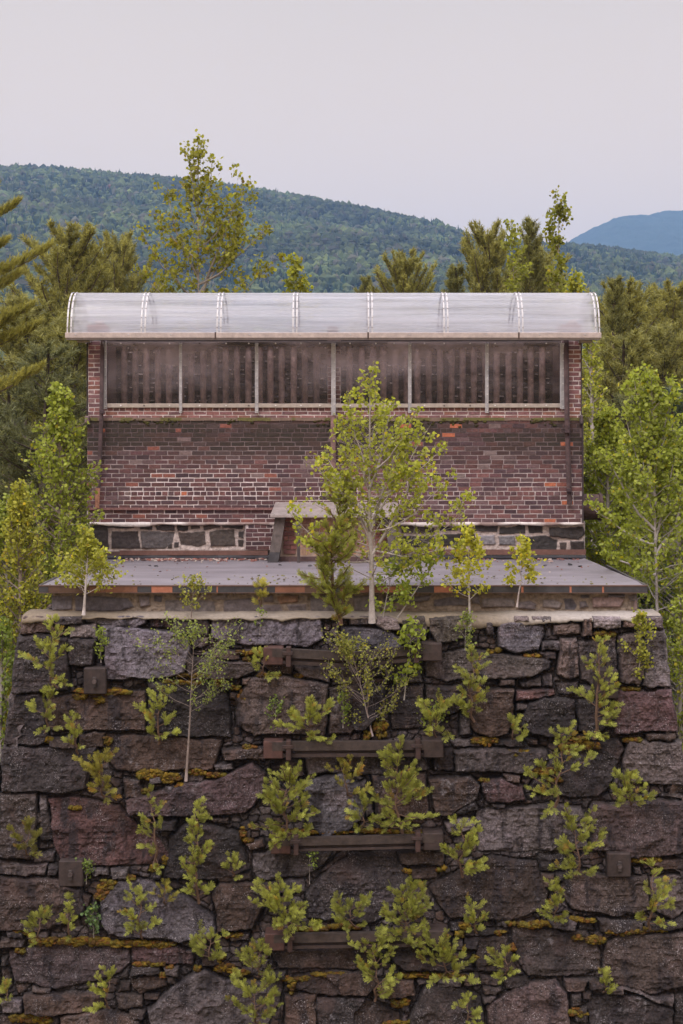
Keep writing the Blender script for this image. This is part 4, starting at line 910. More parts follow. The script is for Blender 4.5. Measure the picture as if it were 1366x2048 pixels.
MS = [(205,1383,90,10),(160,1392,20,8),(200,1400,15,12),(365,1365,60,8),(390,1350,60,8),(440,1365,14,20),(482,1395,14,26),(470,1375,12,10),(500,1305,40,6),(495,1320,10,12),(540,1350,40,8),(600,1352,14,8),(95,1480,20,12),(215,1480,12,14),
 (300,1548,40,18),(340,1555,30,14),(362,1575,14,18),(390,1543,30,8),(290,1580,10,10),(500,1495,16,10),(430,1550,30,6),(1030,1505,60,8),(970,1480,40,12),(985,1302,22,6),(1065,1312,26,8),(1085,1540,50,12),(1160,1492,60,14),(1150,1478,40,8),(1265,1480,30,6),(1205,1268,40,5),
 (1260,1378,30,5),(970,1560,14,8),(760,1455,20,26),(735,1470,10,16),(210,1775,22,20),(200,1790,14,18),(225,1765,14,8),(258,1754,14,8),(310,1737,14,10),(330,1720,8,12),(40,1900,14,10),(95,1882,60,9),(170,1882,80,12),(245,1885,80,9),(320,1888,50,8),
 (300,1928,50,5),(325,1950,8,10),(450,1935,30,14),(480,1945,26,10),(440,1912,14,14),(395,1935,10,8),(590,1957,50,6),(582,1970,8,16),(660,1948,60,5),(625,1858,50,5),(690,1853,60,5),(495,1680,12,12),(485,1665,8,16),(815,1742,10,10),(882,1738,12,10),(595,1662,60,5),(660,1663,70,6),(760,1662,60,5),(840,1665,50,5),
 (930,1850,16,10),(1000,1864,12,8),(1060,1848,40,9),(1130,1838,40,10),(1085,1846,30,8),(1175,1840,30,6),(1190,1880,30,12),(1155,1875,10,10),(1250,1862,60,8),(1310,1858,40,7),(1290,1720,50,7),(920,1868,10,8),(1023,1895,8,14),(830,1950,60,6),(900,1952,60,6),(800,2005,30,10),(1155,2025,30,12),(950,1915,8,10),
 (770,1885,30,5),(340,1935,8,8),(60,2035,60,12),(90,2040,30,8),(800,2046,50,6),(1020,1845,14,6),(420,1860,12,6),(470,1870,30,5),(45,1865,40,5),(425,1725,12,5),(1110,1560,20,6),(560,1425,40,5),(480,1610,14,5),(150,1615,20,4)]
o = MB(); r = np.random.default_rng(8)
me0 = bpy.data.meshes.new('t'); import bmesh
bmm = bmesh.new(); bmesh.ops.create_icosphere(bmm, subdivisions=3, radius=1); ICO_V = np.array([v.co[:] for v in bmm.verts]); ICO_F = np.array([[v.index for v in f.verts] for f in bmm.faces]); bmm.free()
bmm = bmesh.new(); bmesh.ops.create_icosphere(bmm, subdivisions=1, radius=1); IC1_V = np.array([v.co[:] for v in bmm.verts]); IC1_F = np.array([[v.index for v in f.verts] for f in bmm.faces]); bmm.free()
def blob(c, sx, sy, sz, col, amp=.35):
    k = r.uniform(0, 50); n_ = fbm(ICO_V[:, 0] * 1.7 + k, ICO_V[:, 2] * 1.7 + ICO_V[:, 1] + k, 4, 1) - .5
    v = ICO_V * (1 + amp * 2 * n_)[:, None] * (sx, sy, sz) + c
    cc = np.array(col)[None] * (1 + .5 * (fbm(ICO_V[:, 0] * 3 + k, ICO_V[:, 2] * 3, 3, 2) - .5))[:, None]; o.add(v, ICO_F, cc)
def fuzz(c, sx, sz, col, n_):
    p = r.normal(0, 1, (n_, 3)); p /= np.linalg.norm(p, axis=1)[:, None]; p[:, 1] = -abs(p[:, 1]); p[:, 2] = p[:, 2] * .9
    b = c + p * (sx, .05, sz) * .95; t = b + p * r.uniform(.008, .022, (n_, 1)) + (0, 0, .006); s_ = np.cross(p, r.normal(0, 1, (n_, 3))); s_ /= np.linalg.norm(s_, axis=1)[:, None]; s_ *= .004
    v = np.stack([b - s_, b + s_, t], 1).reshape(-1, 3); o.add(v, np.arange(n_ * 3).reshape(-1, 3), np.repeat(np.array(col)[None] * r.uniform(.7, 1.5, (n_, 1)), 3, 0))
for px, py, w_, h_ in MS:
    w_ *= 1.15; h_ *= 1.25; k = max(4, int(w_ * h_ / 22) + int(w_ / 5))
    for j in range(k):
        x = px + r.uniform(-.5, .5) * w_; e_ = 1 - (abs(x - px) / (w_ * .55)) ** 2; y = py + r.normal(0, .22) * h_ * (.4 + .6 * e_) + (h_ * .25 if r.random() < .15 else 0)
        col = [(.135,.09,.016), (.18,.115,.018), (.10,.07,.016), (.07,.04,.015), (.13,.06,.018), (.11,.09,.02)][r.integers(6)]
        sx = r.uniform(.016, .042) * (1 + w_ / 120); sz = r.uniform(.010, .028) * (1 + h_ / 40)
        c = wall_pt(x, y, -.02 + r.uniform(-.02, .015)); blob(c, sx, .045, sz, col, .55); fuzz(c, sx, sz, col, 22)
for i in range(260):      # algae and moss below the ledge of the brick wall
    x = r.uniform(bx(225), bx(1125)); 
    if fbm(np.array(x * 1.4), np.array(0.), 3, 17) < .44: continue
    z = ZBK1 - abs(r.normal(0, .05)); blob(np.array((x, yl(z) - .004, z)), r.uniform(.012, .04), .016, r.uniform(.008, .022), [(.045,.042,.014), (.06,.05,.018), (.035,.028,.014), (.075,.07,.02)][r.integers(4)], .5)
o.build('moss', M_MOSS, None, label='yellow brown moss cushions growing in the joints of the walls', cat='moss', kind='stuff', smooth=True)
# ------------------------------------------------------------------ vegetation
LEAF = np.array([(0,0,0),(.32,.42,.05),(.75,.45,.08),(1.05,.02,0),(.75,-.43,.08),(.32,-.42,.05)])   # roundish leaf, tip along +x
LFC = np.array([[0,1,2,3,4,5]])
def rand_rot(r, n, flat=0.0):
    """n random orthonormal frames"""
    a = r.normal(0, 1, (n, 3)); a /= np.linalg.norm(a, axis=1)[:, None]
    b = r.normal(0, 1, (n, 3)); b -= (a * b).sum(1)[:, None] * a; b /= np.linalg.norm(b, axis=1)[:, None]
    return a, b, np.cross(a, b)
def put_leaves(mb, P, r, size, col, var=.25, droop=.3, shape=LEAF, yel=.03):
    n = len(P)
    if n == 0: return
    a, b, c = rand_rot(r, n); a[:, 2] -= droop; a /= np.linalg.norm(a, axis=1)[:, None]
    b -= (a * b).sum(1)[:, None] * a; b /= np.linalg.norm(b, axis=1)[:, None]; c = np.cross(a, b)
    s = size * 1.03 * r.uniform(.65, 1.25, n)
    V = P[:, None] + s[:, None, None] * (shape[None, :, 0:1] * a[:, None] + shape[None, :, 1:2] * b[:, None] + shape[None, :, 2:3] * c[:, None])
    k = len(shape); C = np.array(col)[None] * (1 + var * r.normal(0, 1, (n, 1))).clip(.4, 1.8)
    y = r.random(n) < yel; C[y] = C[y] * (1.5, 1.15, .6)
    mb.add(V.reshape(-1, 3), np.arange(n * k).reshape(n, k), np.repeat(C, k, 0))
def curve(p, d, L, r, n=6, up=.3, wob=.08):
    pts = [np.array(p, float)]; d = np.array(d, float); d /= np.linalg.norm(d)
    for i in range(n):
        d = d + np.array((0, 0, up / n)) + r.normal(0, wob, 3); d /= np.linalg.norm(d); pts.append(pts[-1] + d * L / n)
    return np.array(pts)
def leafy_tree(name, base, top, width, label, cat='tree', group=None, lo=.12, nb=26, leaf=.045, lcol=(0.289,0.288,0.056), bark=(.30,.26,.25), rad=.03,
               per=9, tw=5, seed=1, el=.7, forks=(), squash=.8, prof=None, wob=.02, mat=None, sizepow=.75, bare=.25, azlim=None, sil=None, lo_px=None, limbs=()):
    r = np.random.default_rng(seed); base = np.array(base, float); top = np.array(top, float)
    t = empty(name, base, label, cat, group)
    H = np.linalg.norm(top - base); n = 12; pxm = F / top[1]
    if lo_px: lo = max(.03, 1 - lo_px / pxm / H)
    tt = np.linspace(0, 1, n)
    pts = base + (top - base) * tt[:, None] + (np.cumsum(r.normal(0, wob, (n, 3)), 0) * (H / n) * np.array((1, 1, .1))) * np.sin(tt * pi)[:, None]
    tk = MB(); lf = MB(); tk.tube(pts, rad * (1 - .88 * tt ** .8) * (1 + .22 * (tt == 0)), 8, bark)
    LP = []
    stems = [(pts, rad)]
    for (ft, ang, az, fl) in forks:
        i = int(ft * (n - 1)); d = np.array((cos(az) * sin(ang), sin(az) * sin(ang), cos(ang)))
        q = curve(pts[i], d, H * fl, r, 10, .5, .05); stems.append((q, rad * .55)); tk.tube(q, rad * .55 * (1 - .85 * np.linspace(0, 1, 11)), 6, bark)
    nf = len(stems)
    for (y0, x1, y1) in limbs:
        z0 = E - (y0 - HOR) / pxm; kz = np.interp(z0, pts[:, 2], np.arange(n)); k = min(int(kz), n - 2); a_ = pts[k] + (pts[k + 1] - pts[k]) * (kz - k)
        e_ = np.array(W(x1, y1, top[1])) + (0, r.uniform(-.25, .25) * abs(x1 - 683 - a_[0] * pxm) / pxm, 0); q = np.linspace(0, 1, 11)[:, None]; d_ = e_ - a_
        sagv = np.array((0, 0, -1.0)) * .10 * np.linalg.norm(d_) * np.sin(q * pi); qq = a_ + d_ * q + sagv + np.cumsum(r.normal(0, .012, (11, 3)), 0) * np.linalg.norm(d_) * np.sin(q * pi)
        br = rad * .34; stems.append((qq, br)); tk.tube(qq, br * (1 - .85 * np.linspace(0, 1, 11)), 6, bark)
    for si, (sp, sr) in enumerate(stems):
        m = nb if si == 0 else (nb // 3 if si < nf else max(7, int(np.linalg.norm(sp[-1] - sp[0]) * 11 / (top[1] / 22.) )))
        l0 = lo if si == 0 else .2
        for i in range(m):
            u = l0 + (1 - l0) * ((i + r.random()) / m) ** .9; x = u * (len(sp) - 1); k = min(int(x), len(sp) - 2); p = sp[k] + (sp[k + 1] - sp[k]) * (x - k)
            az = i * 2.4 + r.uniform(-1.1, 1.1)
            if azlim is not None: az = r.uniform(*azlim)
            e = el * r.uniform(.7, 1.2) + .5 * (u - .5)
            wv = prof(u) if prof else (sin(pi * min(1, (u - l0) / (1 - l0) * .9 + .12)) ** sizepow)
            L = max(.12 * width, width * .55 * wv * r.uniform(.65, 1.15)) * (1 if si == 0 else .5)
            if sil:
                e = (el * .62 + .4 * min(1, max(0, (u - l0) / (1 - l0)))) * r.uniform(.65, 1.3); ee = e + .16; q_ = r.uniform(.6, 1.12); L = .1
                for _ in range(4): L = float(np.interp((1 - u) * H * pxm - L * sin(ee) * pxm, [k_[0] for k_ in sil], [k_[1] for k_ in sil])) / pxm / cos(ee) * q_
                L *= (1 if si == 0 else .6)
            if si >= nf:
                LL = np.linalg.norm(sp[-1] - sp[0]); L = min(max(.10, LL * .30 * (1.1 - .7 * u)), .16 * H) * r.uniform(.6, 1.2); e = r.uniform(.1, 1.0)
            d = (cos(az) * cos(e), sin(az) * cos(e) * squash, sin(e))
            q = curve(p, d, L, r, 6, .3 if sil else .45, .07); br = max(.0028, sr * .26 * (1 - u * .7))
            tk.tube(q, br * (1 - .75 * np.linspace(0, 1, 7)), 5, np.array(bark) * .95, cap=False)
            tw_i = max(2, int(round(tw * min(1.25, .35 + L / (.3 * width)))))
            for j in range(tw_i):
                v_ = bare + (1 - bare) * (j + r.random()) / tw_i; x2 = v_ * 6; k2 = min(int(x2), 5); p2 = q[k2] + (q[k2 + 1] - q[k2]) * (x2 - k2)
                dd = (q[k2 + 1] - q[k2]) / (np.linalg.norm(q[k2 + 1] - q[k2]) + 1e-9) + r.normal(0, .7, 3); L2 = L * r.uniform(.15, .42) * (1.1 - .4 * v_)
                q2 = curve(p2, dd, L2, r, 3, .3, .1); tk.tube(q2, max(.0018, br * .35), 3, np.array(bark) * .8, cap=False)
                m2 = r.poisson(per * .95); s = r.uniform(.1, 1, m2) * 3; kk = np.minimum(s.astype(int), 2); LP.append(q2[kk] + (q2[kk + 1] - q2[kk]) * (s - kk)[:, None] + r.normal(0, leaf * .75, (m2, 3)))
            m2 = int(per * .9); s = r.uniform(.55, 1, m2) * 6; kk = np.minimum(s.astype(int), 5); LP.append(q[kk] + (q[kk + 1] - q[kk]) * (s - kk)[:, None] + r.normal(0, leaf * .7, (m2, 3)))
    P = np.concatenate(LP); put_leaves(lf, P, r, leaf, lcol)
    tk.build('trunk', M_BARK, t, smooth=True); lf.build('crown', mat or M_LEAF, t)
    return t

# cedar fronds: flat fans of overlapping leaflets
def frond_template(seed):
    r = np.random.default_rng(seed); q = []
    def line(p, a, L, w_, n):
        for i in range(n):
            t = (i + .5) / n; c = p + L * t * np.array((cos(a), sin(a)))
            for s_ in (-1, 1):
                b = a + s_ * r.uniform(.35, .6); l = L / n * 1.7 * (1.1 - .45 * t); q.append((c[0], c[1], b, l, w_ * (1.1 - .5 * t), r.normal(0, .03)))
        q.append((p[0] + L * cos(a) * .93, p[1] + L * sin(a) * .93, a, L / n * 1.6, w_ * .6, 0))
    line(np.array((0., 0.)), 0, 1, .046, 8)
    for i in range(7):
        t = .12 + .78 * i / 7; s_ = 1 if i % 2 else -1; a = s_ * r.uniform(.5, .8); line(np.array((t, 0.)), a, (.50 - .30 * t) * r.uniform(.8, 1.2), .046, 4)
    V = []
    for x, y, a, l, w_, z in q:
        d = np.array((cos(a), sin(a))); nrm = np.array((-d[1], d[0]))
        for f_, g_, zz in ((0, 0, 0), (.5, w_, .02), (1, 0, .05), (.5, -w_, .02)):
            pt = np.array((x, y)) + d * l * f_ + nrm * g_ * .8; V.append((pt[0], pt[1], z + zz * .5 - .25 * pt[0] ** 2 * .5))
    return np.array(V)
FT = [frond_template(i) for i in range(5)]
def put_fronds(mb, P, D, r, size, col, upn=.6):
    for k in range(len(FT)):
        m = np.arange(len(P)) % len(FT) == k
        if not m.any(): continue
        p = P[m]; a = D[m] / np.linalg.norm(D[m], axis=1)[:, None]; n = len(p)
        nn = r.normal(0, .38, (n, 3)) + np.array((0, -1.0, upn)); b = np.cross(nn, a); b /= np.linalg.norm(b, axis=1)[:, None]; c = np.cross(a, b)
        T = FT[k]; s = (size[m] if np.ndim(size) else size) * r.uniform(.7, 1.25, n)
        V = p[:, None] + s[:, None, None] * (T[None, :, 0:1] * a[:, None] + T[None, :, 1:2] * b[:, None] + T[None, :, 2:3] * c[:, None])
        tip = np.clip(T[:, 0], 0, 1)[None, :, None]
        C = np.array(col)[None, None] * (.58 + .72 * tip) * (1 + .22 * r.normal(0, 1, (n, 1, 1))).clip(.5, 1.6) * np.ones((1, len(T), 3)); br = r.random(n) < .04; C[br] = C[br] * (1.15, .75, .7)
        mb.add(V.reshape(-1, 3), np.arange(n * len(T)).reshape(-1, 4), C.reshape(-1, 3))
CED = (.30, .315, .07)
def cedar(base, height, width, label, seed, dens=1.0, lean=0.0, col=CED, top=.2, stem=True, name='cedar_seedling', cat='cedar', group='young cedars rooted in the joints of the stone wall', depth=.35, fs=.098, bark=(.12,.07,.05), out_=.05, low=.08):
    r = np.random.default_rng(seed); base = np.array(base, float); t = empty(name, base, label, cat, group)
    n = 9; tt = np.linspace(0, 1, n); pts = base + np.stack([lean * tt + .06 * width * np.cumsum(r.normal(0, .6, n)), -out_ - .12 * np.sin(tt * pi) - .02 * tt, height * tt * .93], 1); pts[0] = base
    tk = MB(); cr = MB(); rd = .010 + .010 * height; tk.tube(pts, rd * (1 - .85 * tt), 6, bark)
    nb = int(max(6, 11 * 1.05 * dens * (height / .8 + width / .8) ** 1.15 * .9)); P = []; D = []; S = []
    for i in range(nb):
        u = low + (.98 - low) * ((i + r.random()) / nb); x = u * (n - 1); k = min(int(x), n - 2); p = pts[k] + (pts[k + 1] - pts[k]) * (x - k)
        wv = 1 - (1 - top) * u ** 1.6; wv *= .55 + .45 * sin(pi * min(1, u * 2.2) / 2); wv *= r.choice([.55, 1.0, 1.1])
        az = r.uniform(0, pi) if r.random() < .8 else r.uniform(0, 2 * pi)
        d = np.array((cos(az), -abs(sin(az)) * depth * 1.6, r.uniform(.15, .75) if u > .3 or name != 'cedar_seedling' else r.uniform(-.45, .35))); L = width * .55 * wv * r.uniform(.7, 1.15)
        q = curve(p, d, L, r, 4, .5, .1); tk.tube(q, max(.002, rd * .3), 4, bark, cap=False)
        m = max(3, int(L / fs * 4.0))
        for j in range(m):
            v_ = r.uniform(.18, 1.0); x2 = v_ * 4; k2 = min(int(x2), 3); pp = q[k2] + (q[k2 + 1] - q[k2]) * (x2 - k2); dq = q[k2 + 1] - q[k2]; dq = dq / np.linalg.norm(dq)
            P.append(pp + r.normal(0, .012, 3)); D.append(dq + np.array((r.normal(0, .55), -.25 + r.normal(0, .3), .35 + r.normal(0, .4)))); S.append(fs * (.75 + .4 * r.random()) * (.8 + .3 * (1 - u)))
    for j in range(5): P.append(pts[-1 - (j > 2)]); D.append(np.array((r.normal(0, .4), -.2, 1.0))); S.append(fs)
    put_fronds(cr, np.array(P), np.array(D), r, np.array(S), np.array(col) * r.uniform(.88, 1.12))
    tk.build('stem', M_BARK, t, smooth=True); cr.build('foliage', M_CEDAR, t); return t
def wc(x0, x1, y0, y1, label, seed, rx=None, **kw):
    """cedar rooted on the wall inside a picture box"""
    b = wall_pt((x0 + x1) / 2 if rx is None else rx, y1 - 4, .02); s = b[1] / F
    kw.setdefault('lean', ((x0 + x1) / 2 - (rx if rx is not None else (x0 + x1) / 2)) * s)
    return cedar(b, (y1 - y0) * s, (x1 - x0) * s, label, seed, **kw)
wc(48,165,1238,1382,'slender cedar high at the left end of the wall, left of the anchor plate', 101, rx=117, dens=.75, top=.3)
wc(55,125,1385,1470,'small thin cedar below the slender one at the left edge of the wall', 102, dens=.7, top=.7)
wc(115,197,1430,1512,'open twiggy cedar sprig just above the upper left corner of the big smooth quoin block', 103, dens=.6, top=.8)
wc(280,355,1380,1492,'upright cedar on the dark block left of the grey trunked shrub', 104, dens=.8, top=.6)
wc(495,548,1310,1358,'tiny cedar sprout under the left end of the topmost iron beam', 105, dens=.9, top=.7)
wc(562,665,1422,1478,'low fan shaped cedar spreading on top of the long level iron beam', 106, dens=1.2, top=.9, depth=.5)
wc(160,262,1508,1600,'bushy yellow cedar above the big red block', 107, dens=.95, top=.7, col=(.33,.30,.065))
wc(255,330,1575,1735,'tall sparse cedar hanging over the right side of the big red block', 108, rx=307, dens=.55, top=.5)
wc(372,418,1610,1660,'small cedar tip above the tall dense cedar in the lower left', 109, dens=.8, top=.5)
wc(490,645,1540,1690,'big broad cedar bush on the left end of the third iron beam', 110, rx=565, dens=1.1, top=.45)
wc(22,95,1648,1716,'sparse pale cedar low at the left edge of the frame', 111, dens=.7, top=.6, col=(.19,.18,.04))
wc(345,452,1625,1810,'tall dense cedar between the red block and the lower iron beam', 112, rx=398, dens=.95, top=.35)
wc(445,488,1714,1756,'little cedar sprig right of the tall dense cedar in the lower left', 113, dens=.8, top=.8)
wc(45,120,1826,1882,'spreading cedar at the left of the long mossy ledge', 114, dens=.8, top=.7)
wc(120,165,1795,1880,'upright cedar standing in the mossy ledge left of the blue green sapling', 115, dens=.9, top=.5)
wc(243,326,1782,1880,'cedar with yellow green tips at the right end of the long mossy ledge', 116, dens=.9, top=.55)
wc(310,350,1770,1812,'small yellow cedar sprig left of the foot of the tall dense cedar', 117, dens=.7, top=.8, col=(.33,.30,.065))
wc(508,645,1776,1858,'broad low cedar sitting on the left end of the lowest iron beam', 118, dens=1.15, top=.6, depth=.5)
wc(378,462,1868,1925,'low cedar above the left corner of the huge slanting slab at the bottom', 119, dens=.9, top=.9)
wc(474,562,1888,1957,'cedar clump just below the left end of the lowest iron beam', 120, dens=.95, top=.6)
wc(180,257,1944,2020,'thin cedar over the long flat stone in the bottom left corner', 121, dens=.7, top=.7)
wc(460,582,1972,2052,'cedar reaching up from the bottom edge on the huge slanting slab', 122, dens=.85, top=.8)
wc(0,36,1968,2004,'tiny cedar sprig at the bottom left edge of the frame', 123, dens=.7, top=.9)
wc(735,880,1484,1672,'biggest cedar bush, on the right half of the third iron beam', 124, rx=805, dens=1.15, top=.35)
wc(666,760,1522,1600,'sparse yellow cedar just left of the biggest cedar bush', 125, dens=.6, top=.8, col=(.33,.30,.065))
wc(690,752,1600,1662,'small low cedar between the two big bushes of the third iron beam', 126, dens=.9, top=.8)
wc(912,997,1300,1450,'narrow cedar right of the topmost iron beam, under the pale thin aspen', 127, rx=950, dens=.9, top=.4)
wc(825,922,1405,1480,'cedar on the right end of the long level iron beam', 128, dens=.9, top=.8)
wc(1005,1046,1440,1483,'tiny cedar in the middle of the mossy joint right of the level iron beam', 129, dens=1, top=.8)
wc(1133,1238,1272,1482,'tall thin cedar on a grey stem left of the reddish quoin block', 130, rx=1188, dens=.8, top=.35)
wc(1040,1170,1458,1618,'open cedar with two tiers on the sharp cornered block right of centre', 131, rx=1110, dens=.6, top=.5)
wc(1218,1300,1553,1616,'round compact cedar clump low beside the right edge', 132, dens=1.2, top=.8, depth=.5)
wc(888,988,1642,1758,'dense cedar bush just right of the third iron beam', 133, rx=925, dens=1.1, top=.45)
wc(1088,1213,1640,1755,'drooping cedar in two clumps left of the low right anchor plate', 134, dens=.8, top=.8)
wc(1073,1142,1766,1852,'cedar with bare stems between two dark blocks, below the drooping cedar', 135, dens=1.0, top=.6)
wc(1245,1340,1725,1862,'ragged upright cedar at the right edge over a mossy joint', 136, rx=1300, dens=.75, top=.35)
wc(765,900,1776,1890,'large tufted cedar on the right end of the lowest iron beam', 137, rx=815, dens=1.15, top=.5)
wc(674,760,1810,1858,'low wide cedar left of the large tufted one on the lowest iron beam', 138, dens=1.0, top=.9)
wc(925,982,1806,1870,'small cedar over the pebbly joint right of the lowest iron beam', 139, dens=.8, top=.7)
wc(700,802,1880,2006,'straggly cedar hanging below the middle of the lowest iron beam', 140, rx=750, dens=.8, top=.8)
wc(825,952,1890,1952,'wide cedar under the right end block of the lowest iron beam', 141, dens=.85, top=.9)
wc(980,1054,1903,1954,'small spreading cedar left of the block with a white streak', 142, dens=.8, top=.8)
wc(1183,1230,1947,1988,'tiny cedar tuft under the big right hand block near the bottom', 143, dens=1.0, top=.8)
wc(908,962,1994,2052,'small cedar cut by the bottom edge, right of centre', 144, dens=.9, top=.7)

def wl(x0, x1, y0, y1, label, seed, rx=None, tx=None, **kw):
    b = wall_pt((x0 + x1) / 2 if rx is None else rx, y1, .0); s = b[1] / F; H = (y1 - y0) * s
    tp = b + np.array((((x0 + x1) / 2 if tx is None else tx) * s - (rx if rx is not None else (x0 + x1) / 2) * s, -.22 * min(H, 1.2), H * .92))
    kw.setdefault('name', 'wall_shrub'); kw.setdefault('cat', 'shrub')
    return leafy_tree(kw.pop('name'), b, tp, (x1 - x0) * s, label, kw.pop('cat'), seed=seed, **kw)
SHR = (.26, .30, .09)
wl(232,472,1242,1562,'spreading small leaved shrub with a bare grey trunk left of centre on the wall', 201, rx=372, tx=392, lo=.45, nb=30, leaf=.026, lcol=SHR, rad=.02, per=7, tw=6, el=.35, squash=.25, bark=(.22,.17,.16), azlim=(pi, 2 * pi))
wl(612,822,1270,1472,'tangled grey twigged shrub hanging between the two upper iron beams', 202, rx=745, tx=700, lo=.1, nb=34, leaf=.028, lcol=(0.289,0.288,0.069), rad=.014, per=6, tw=6, el=.55, squash=.25, bark=(.28,.22,.22), azlim=(pi, 2 * pi))
wl(528,574,1388,1472,'little creeper with round leaves on the big block under the topmost beam', 203, lo=.1, nb=10, leaf=.026, lcol=(0.207,0.273,0.063), rad=.006, per=5, tw=3, squash=.3, name='creeper', cat='creeper', azlim=(pi, 2*pi))
wl(668,704,1376,1458,'little creeper with round leaves beside the twiggy shrub', 204, lo=.1, nb=9, leaf=.028, lcol=(0.240,0.303,0.063), rad=.006, per=5, tw=3, squash=.3, name='creeper', cat='creeper', azlim=(pi, 2*pi))
wl(182,222,1250,1325,'small leafy sprig trailing over the pale top left block', 205, lo=.05, nb=9, leaf=.034, lcol=(0.256,0.303,0.063), rad=.006, per=4, tw=3, squash=.3, name='sapling_sprig', cat='sapling', azlim=(pi, 2*pi))
wl(788,858,1226,1400,'maple sapling with drooping leaves crossing the right arm of the topmost beam', 206, rx=808, lo=.15, nb=14, leaf=.052, lcol=(0.273,0.317,0.056), rad=.010, per=5, tw=3, squash=.4, name='maple_sapling', cat='sapling', azlim=(pi, 2*pi))
wl(1235,1318,1212,1372,'leafy yellow green sapling at the upper right corner of the wall', 207, lo=.08, nb=18, leaf=.036, lcol=(0.322,0.317,0.056), rad=.010, per=6, tw=4, squash=.35, name='aspen_sapling', cat='sapling', azlim=(pi, 2*pi))
wl(152,194,1722,1768,'small sapling beside the low left anchor plate', 208, lo=.1, nb=10, leaf=.028, lcol=(0.207,0.273,0.069), rad=.005, per=4, tw=3, squash=.3, name='sapling_sprig', cat='sapling', azlim=(pi, 2*pi))
wl(168,208,1800,1882,'blue green sapling with round leaves in the long mossy ledge', 209, lo=.15, nb=12, leaf=.034, lcol=(0.133,0.201,0.083), rad=.006, per=4, tw=3, squash=.35, name='aspen_sapling', cat='sapling', azlim=(pi, 2*pi))
wl(600,638,1700,1768,'single thin stem with two leaf tufts under the third iron beam', 210, lo=.5, nb=5, leaf=.03, lcol=(0.224,0.288,0.063), rad=.004, per=4, tw=2, squash=.3, name='sapling_sprig', cat='sapling', azlim=(pi, 2*pi))
wl(900,960,1222,1300,'pale leafy sprig around the foot of the thin aspen on the ledge', 211, lo=.05, nb=10, leaf=.03, lcol=SHR, rad=.005, per=5, tw=3, squash=.3, name='sapling_sprig', cat='sapling', azlim=(pi, 2*pi))
wl(500,540,1215,1270,'thin dangling stem with a few leaves on the pale top block', 212, lo=.4, nb=5, leaf=.03, lcol=(0.240,0.303,0.063), rad=.004, per=3, tw=2, squash=.3, name='sapling_sprig', cat='sapling', azlim=(pi, 2*pi))
wl(820,910,1410,1470,'small maple sprig over the right end of the long level iron beam', 213, lo=.1, nb=8, leaf=.035, lcol=(0.256,0.303,0.056), rad=.006, per=4, tw=3, squash=.3, name='maple_sapling', cat='sapling', azlim=(pi, 2*pi))

# --- saplings on the ledge in front of the roof
def on_ledge(px, py, D=22.4): return W(px, py, D)
b = on_ledge(744, 1246, 22.26); leafy_tree('aspen_tree', b, W(741, 745, 22.0), 3.0, 'tall young aspen with a pale trunk on the ledge in front of the roof hood', 'aspen', seed=301,
    sil=[(0,14),(40,50),(80,80),(140,105),(200,120),(250,125),(310,115),(370,90)], lo_px=440, nb=46, limbs=[(1135,965,990),(1110,570,1015),(1100,915,1085),(1065,900,955),(1045,862,850),(1030,640,935),(1125,600,1085),(985,695,800),(950,828,825),(1000,880,900),(1150,850,1110),(1085,690,905)], leaf=.046, lcol=(0.338,0.346,0.056), bark=(.36,.31,.30), rad=.042, per=4.3, tw=6, el=.55, forks=((.45,.45,.2,.42), (.40,.5,2.9,.38), (.55,.38,.0,.34), (.35,.62,-.3,.42)), squash=.75, bare=.42)
wb = on_ledge(682, 1250, 22.25); cedar(wb, 2.05, .98, 'upright yellow green cedar rooted on the ledge left of the tall aspen', 302, dens=1.3, top=.25, name='cedar_tree', cat='cedar', group=None, depth=.9, fs=.13, bark=(.16,.09,.06), out_=0, low=.03)
b = on_ledge(940, 1262, 22.22); leafy_tree('aspen_tree', b, W(936, 1062, 22.1), 1.0, 'thin pale stemmed aspen on the ledge right of the tall aspen', 'aspen', seed=303, sil=[(0,12),(40,50),(100,74),(140,55)], lo_px=145, nb=24, leaf=.044, lcol=(0.414,0.392,0.054), bark=(.42,.37,.37), rad=.02, per=6, tw=5, el=.5)
b = on_ledge(1034, 1214, 22.5); leafy_tree('aspen_tree', b, W(1052, 1085, 22.4), .58, 'small aspen with a crooked thin stem on the right part of the ledge', 'aspen', seed=304, sil=[(0,10),(30,32),(80,44),(100,30)], lo_px=95, nb=15, leaf=.046, lcol=(0.414,0.392,0.054), bark=(.36,.30,.30), rad=.013, per=6, tw=4, el=.5, wob=.12)
b = on_ledge(167, 1230, 22.25); leafy_tree('birch_tree', b, W(178, 1072, 22.2), 1.05, 'small round headed birch on the ledge at the left corner of the roof', 'birch', seed=305, sil=[(0,15),(30,48),(70,74),(115,65)], lo_px=122, nb=34, leaf=.040, lcol=(0.338,0.332,0.056), bark=(.48,.42,.42), rad=.022, per=8, tw=6, el=.55)
b = on_ledge(382, 1240, 22.3); leafy_tree('ledge_shrub', b, W(388, 1162, 22.2), .52, 'thin shrub with narrow leaves standing on the ledge left of centre', 'shrub', seed=306, lo=.1, nb=12, leaf=.032, lcol=(0.322,0.317,0.077), bark=(.2,.15,.14), rad=.009, per=5, tw=4, el=.8)
wb = on_ledge(522, 1212, 22.5); cedar(wb, .32, .30, 'small yellow cedar sprout on the ledge under the roof edge', 307, dens=1.0, top=.9, name='cedar_sprout', group=None, col=(.33,.30,.065), depth=.9)
b = on_ledge(792, 1240, 22.3); leafy_tree('maple_sapling', b, W(885, 1100, 22.2), .45, 'leaning maple sapling arching to the right beside the tall aspen', 'sapling', seed=308, lo=.15, nb=16, leaf=.046, lcol=(0.289,0.332,0.056), rad=.012, per=5, tw=3, el=.4)
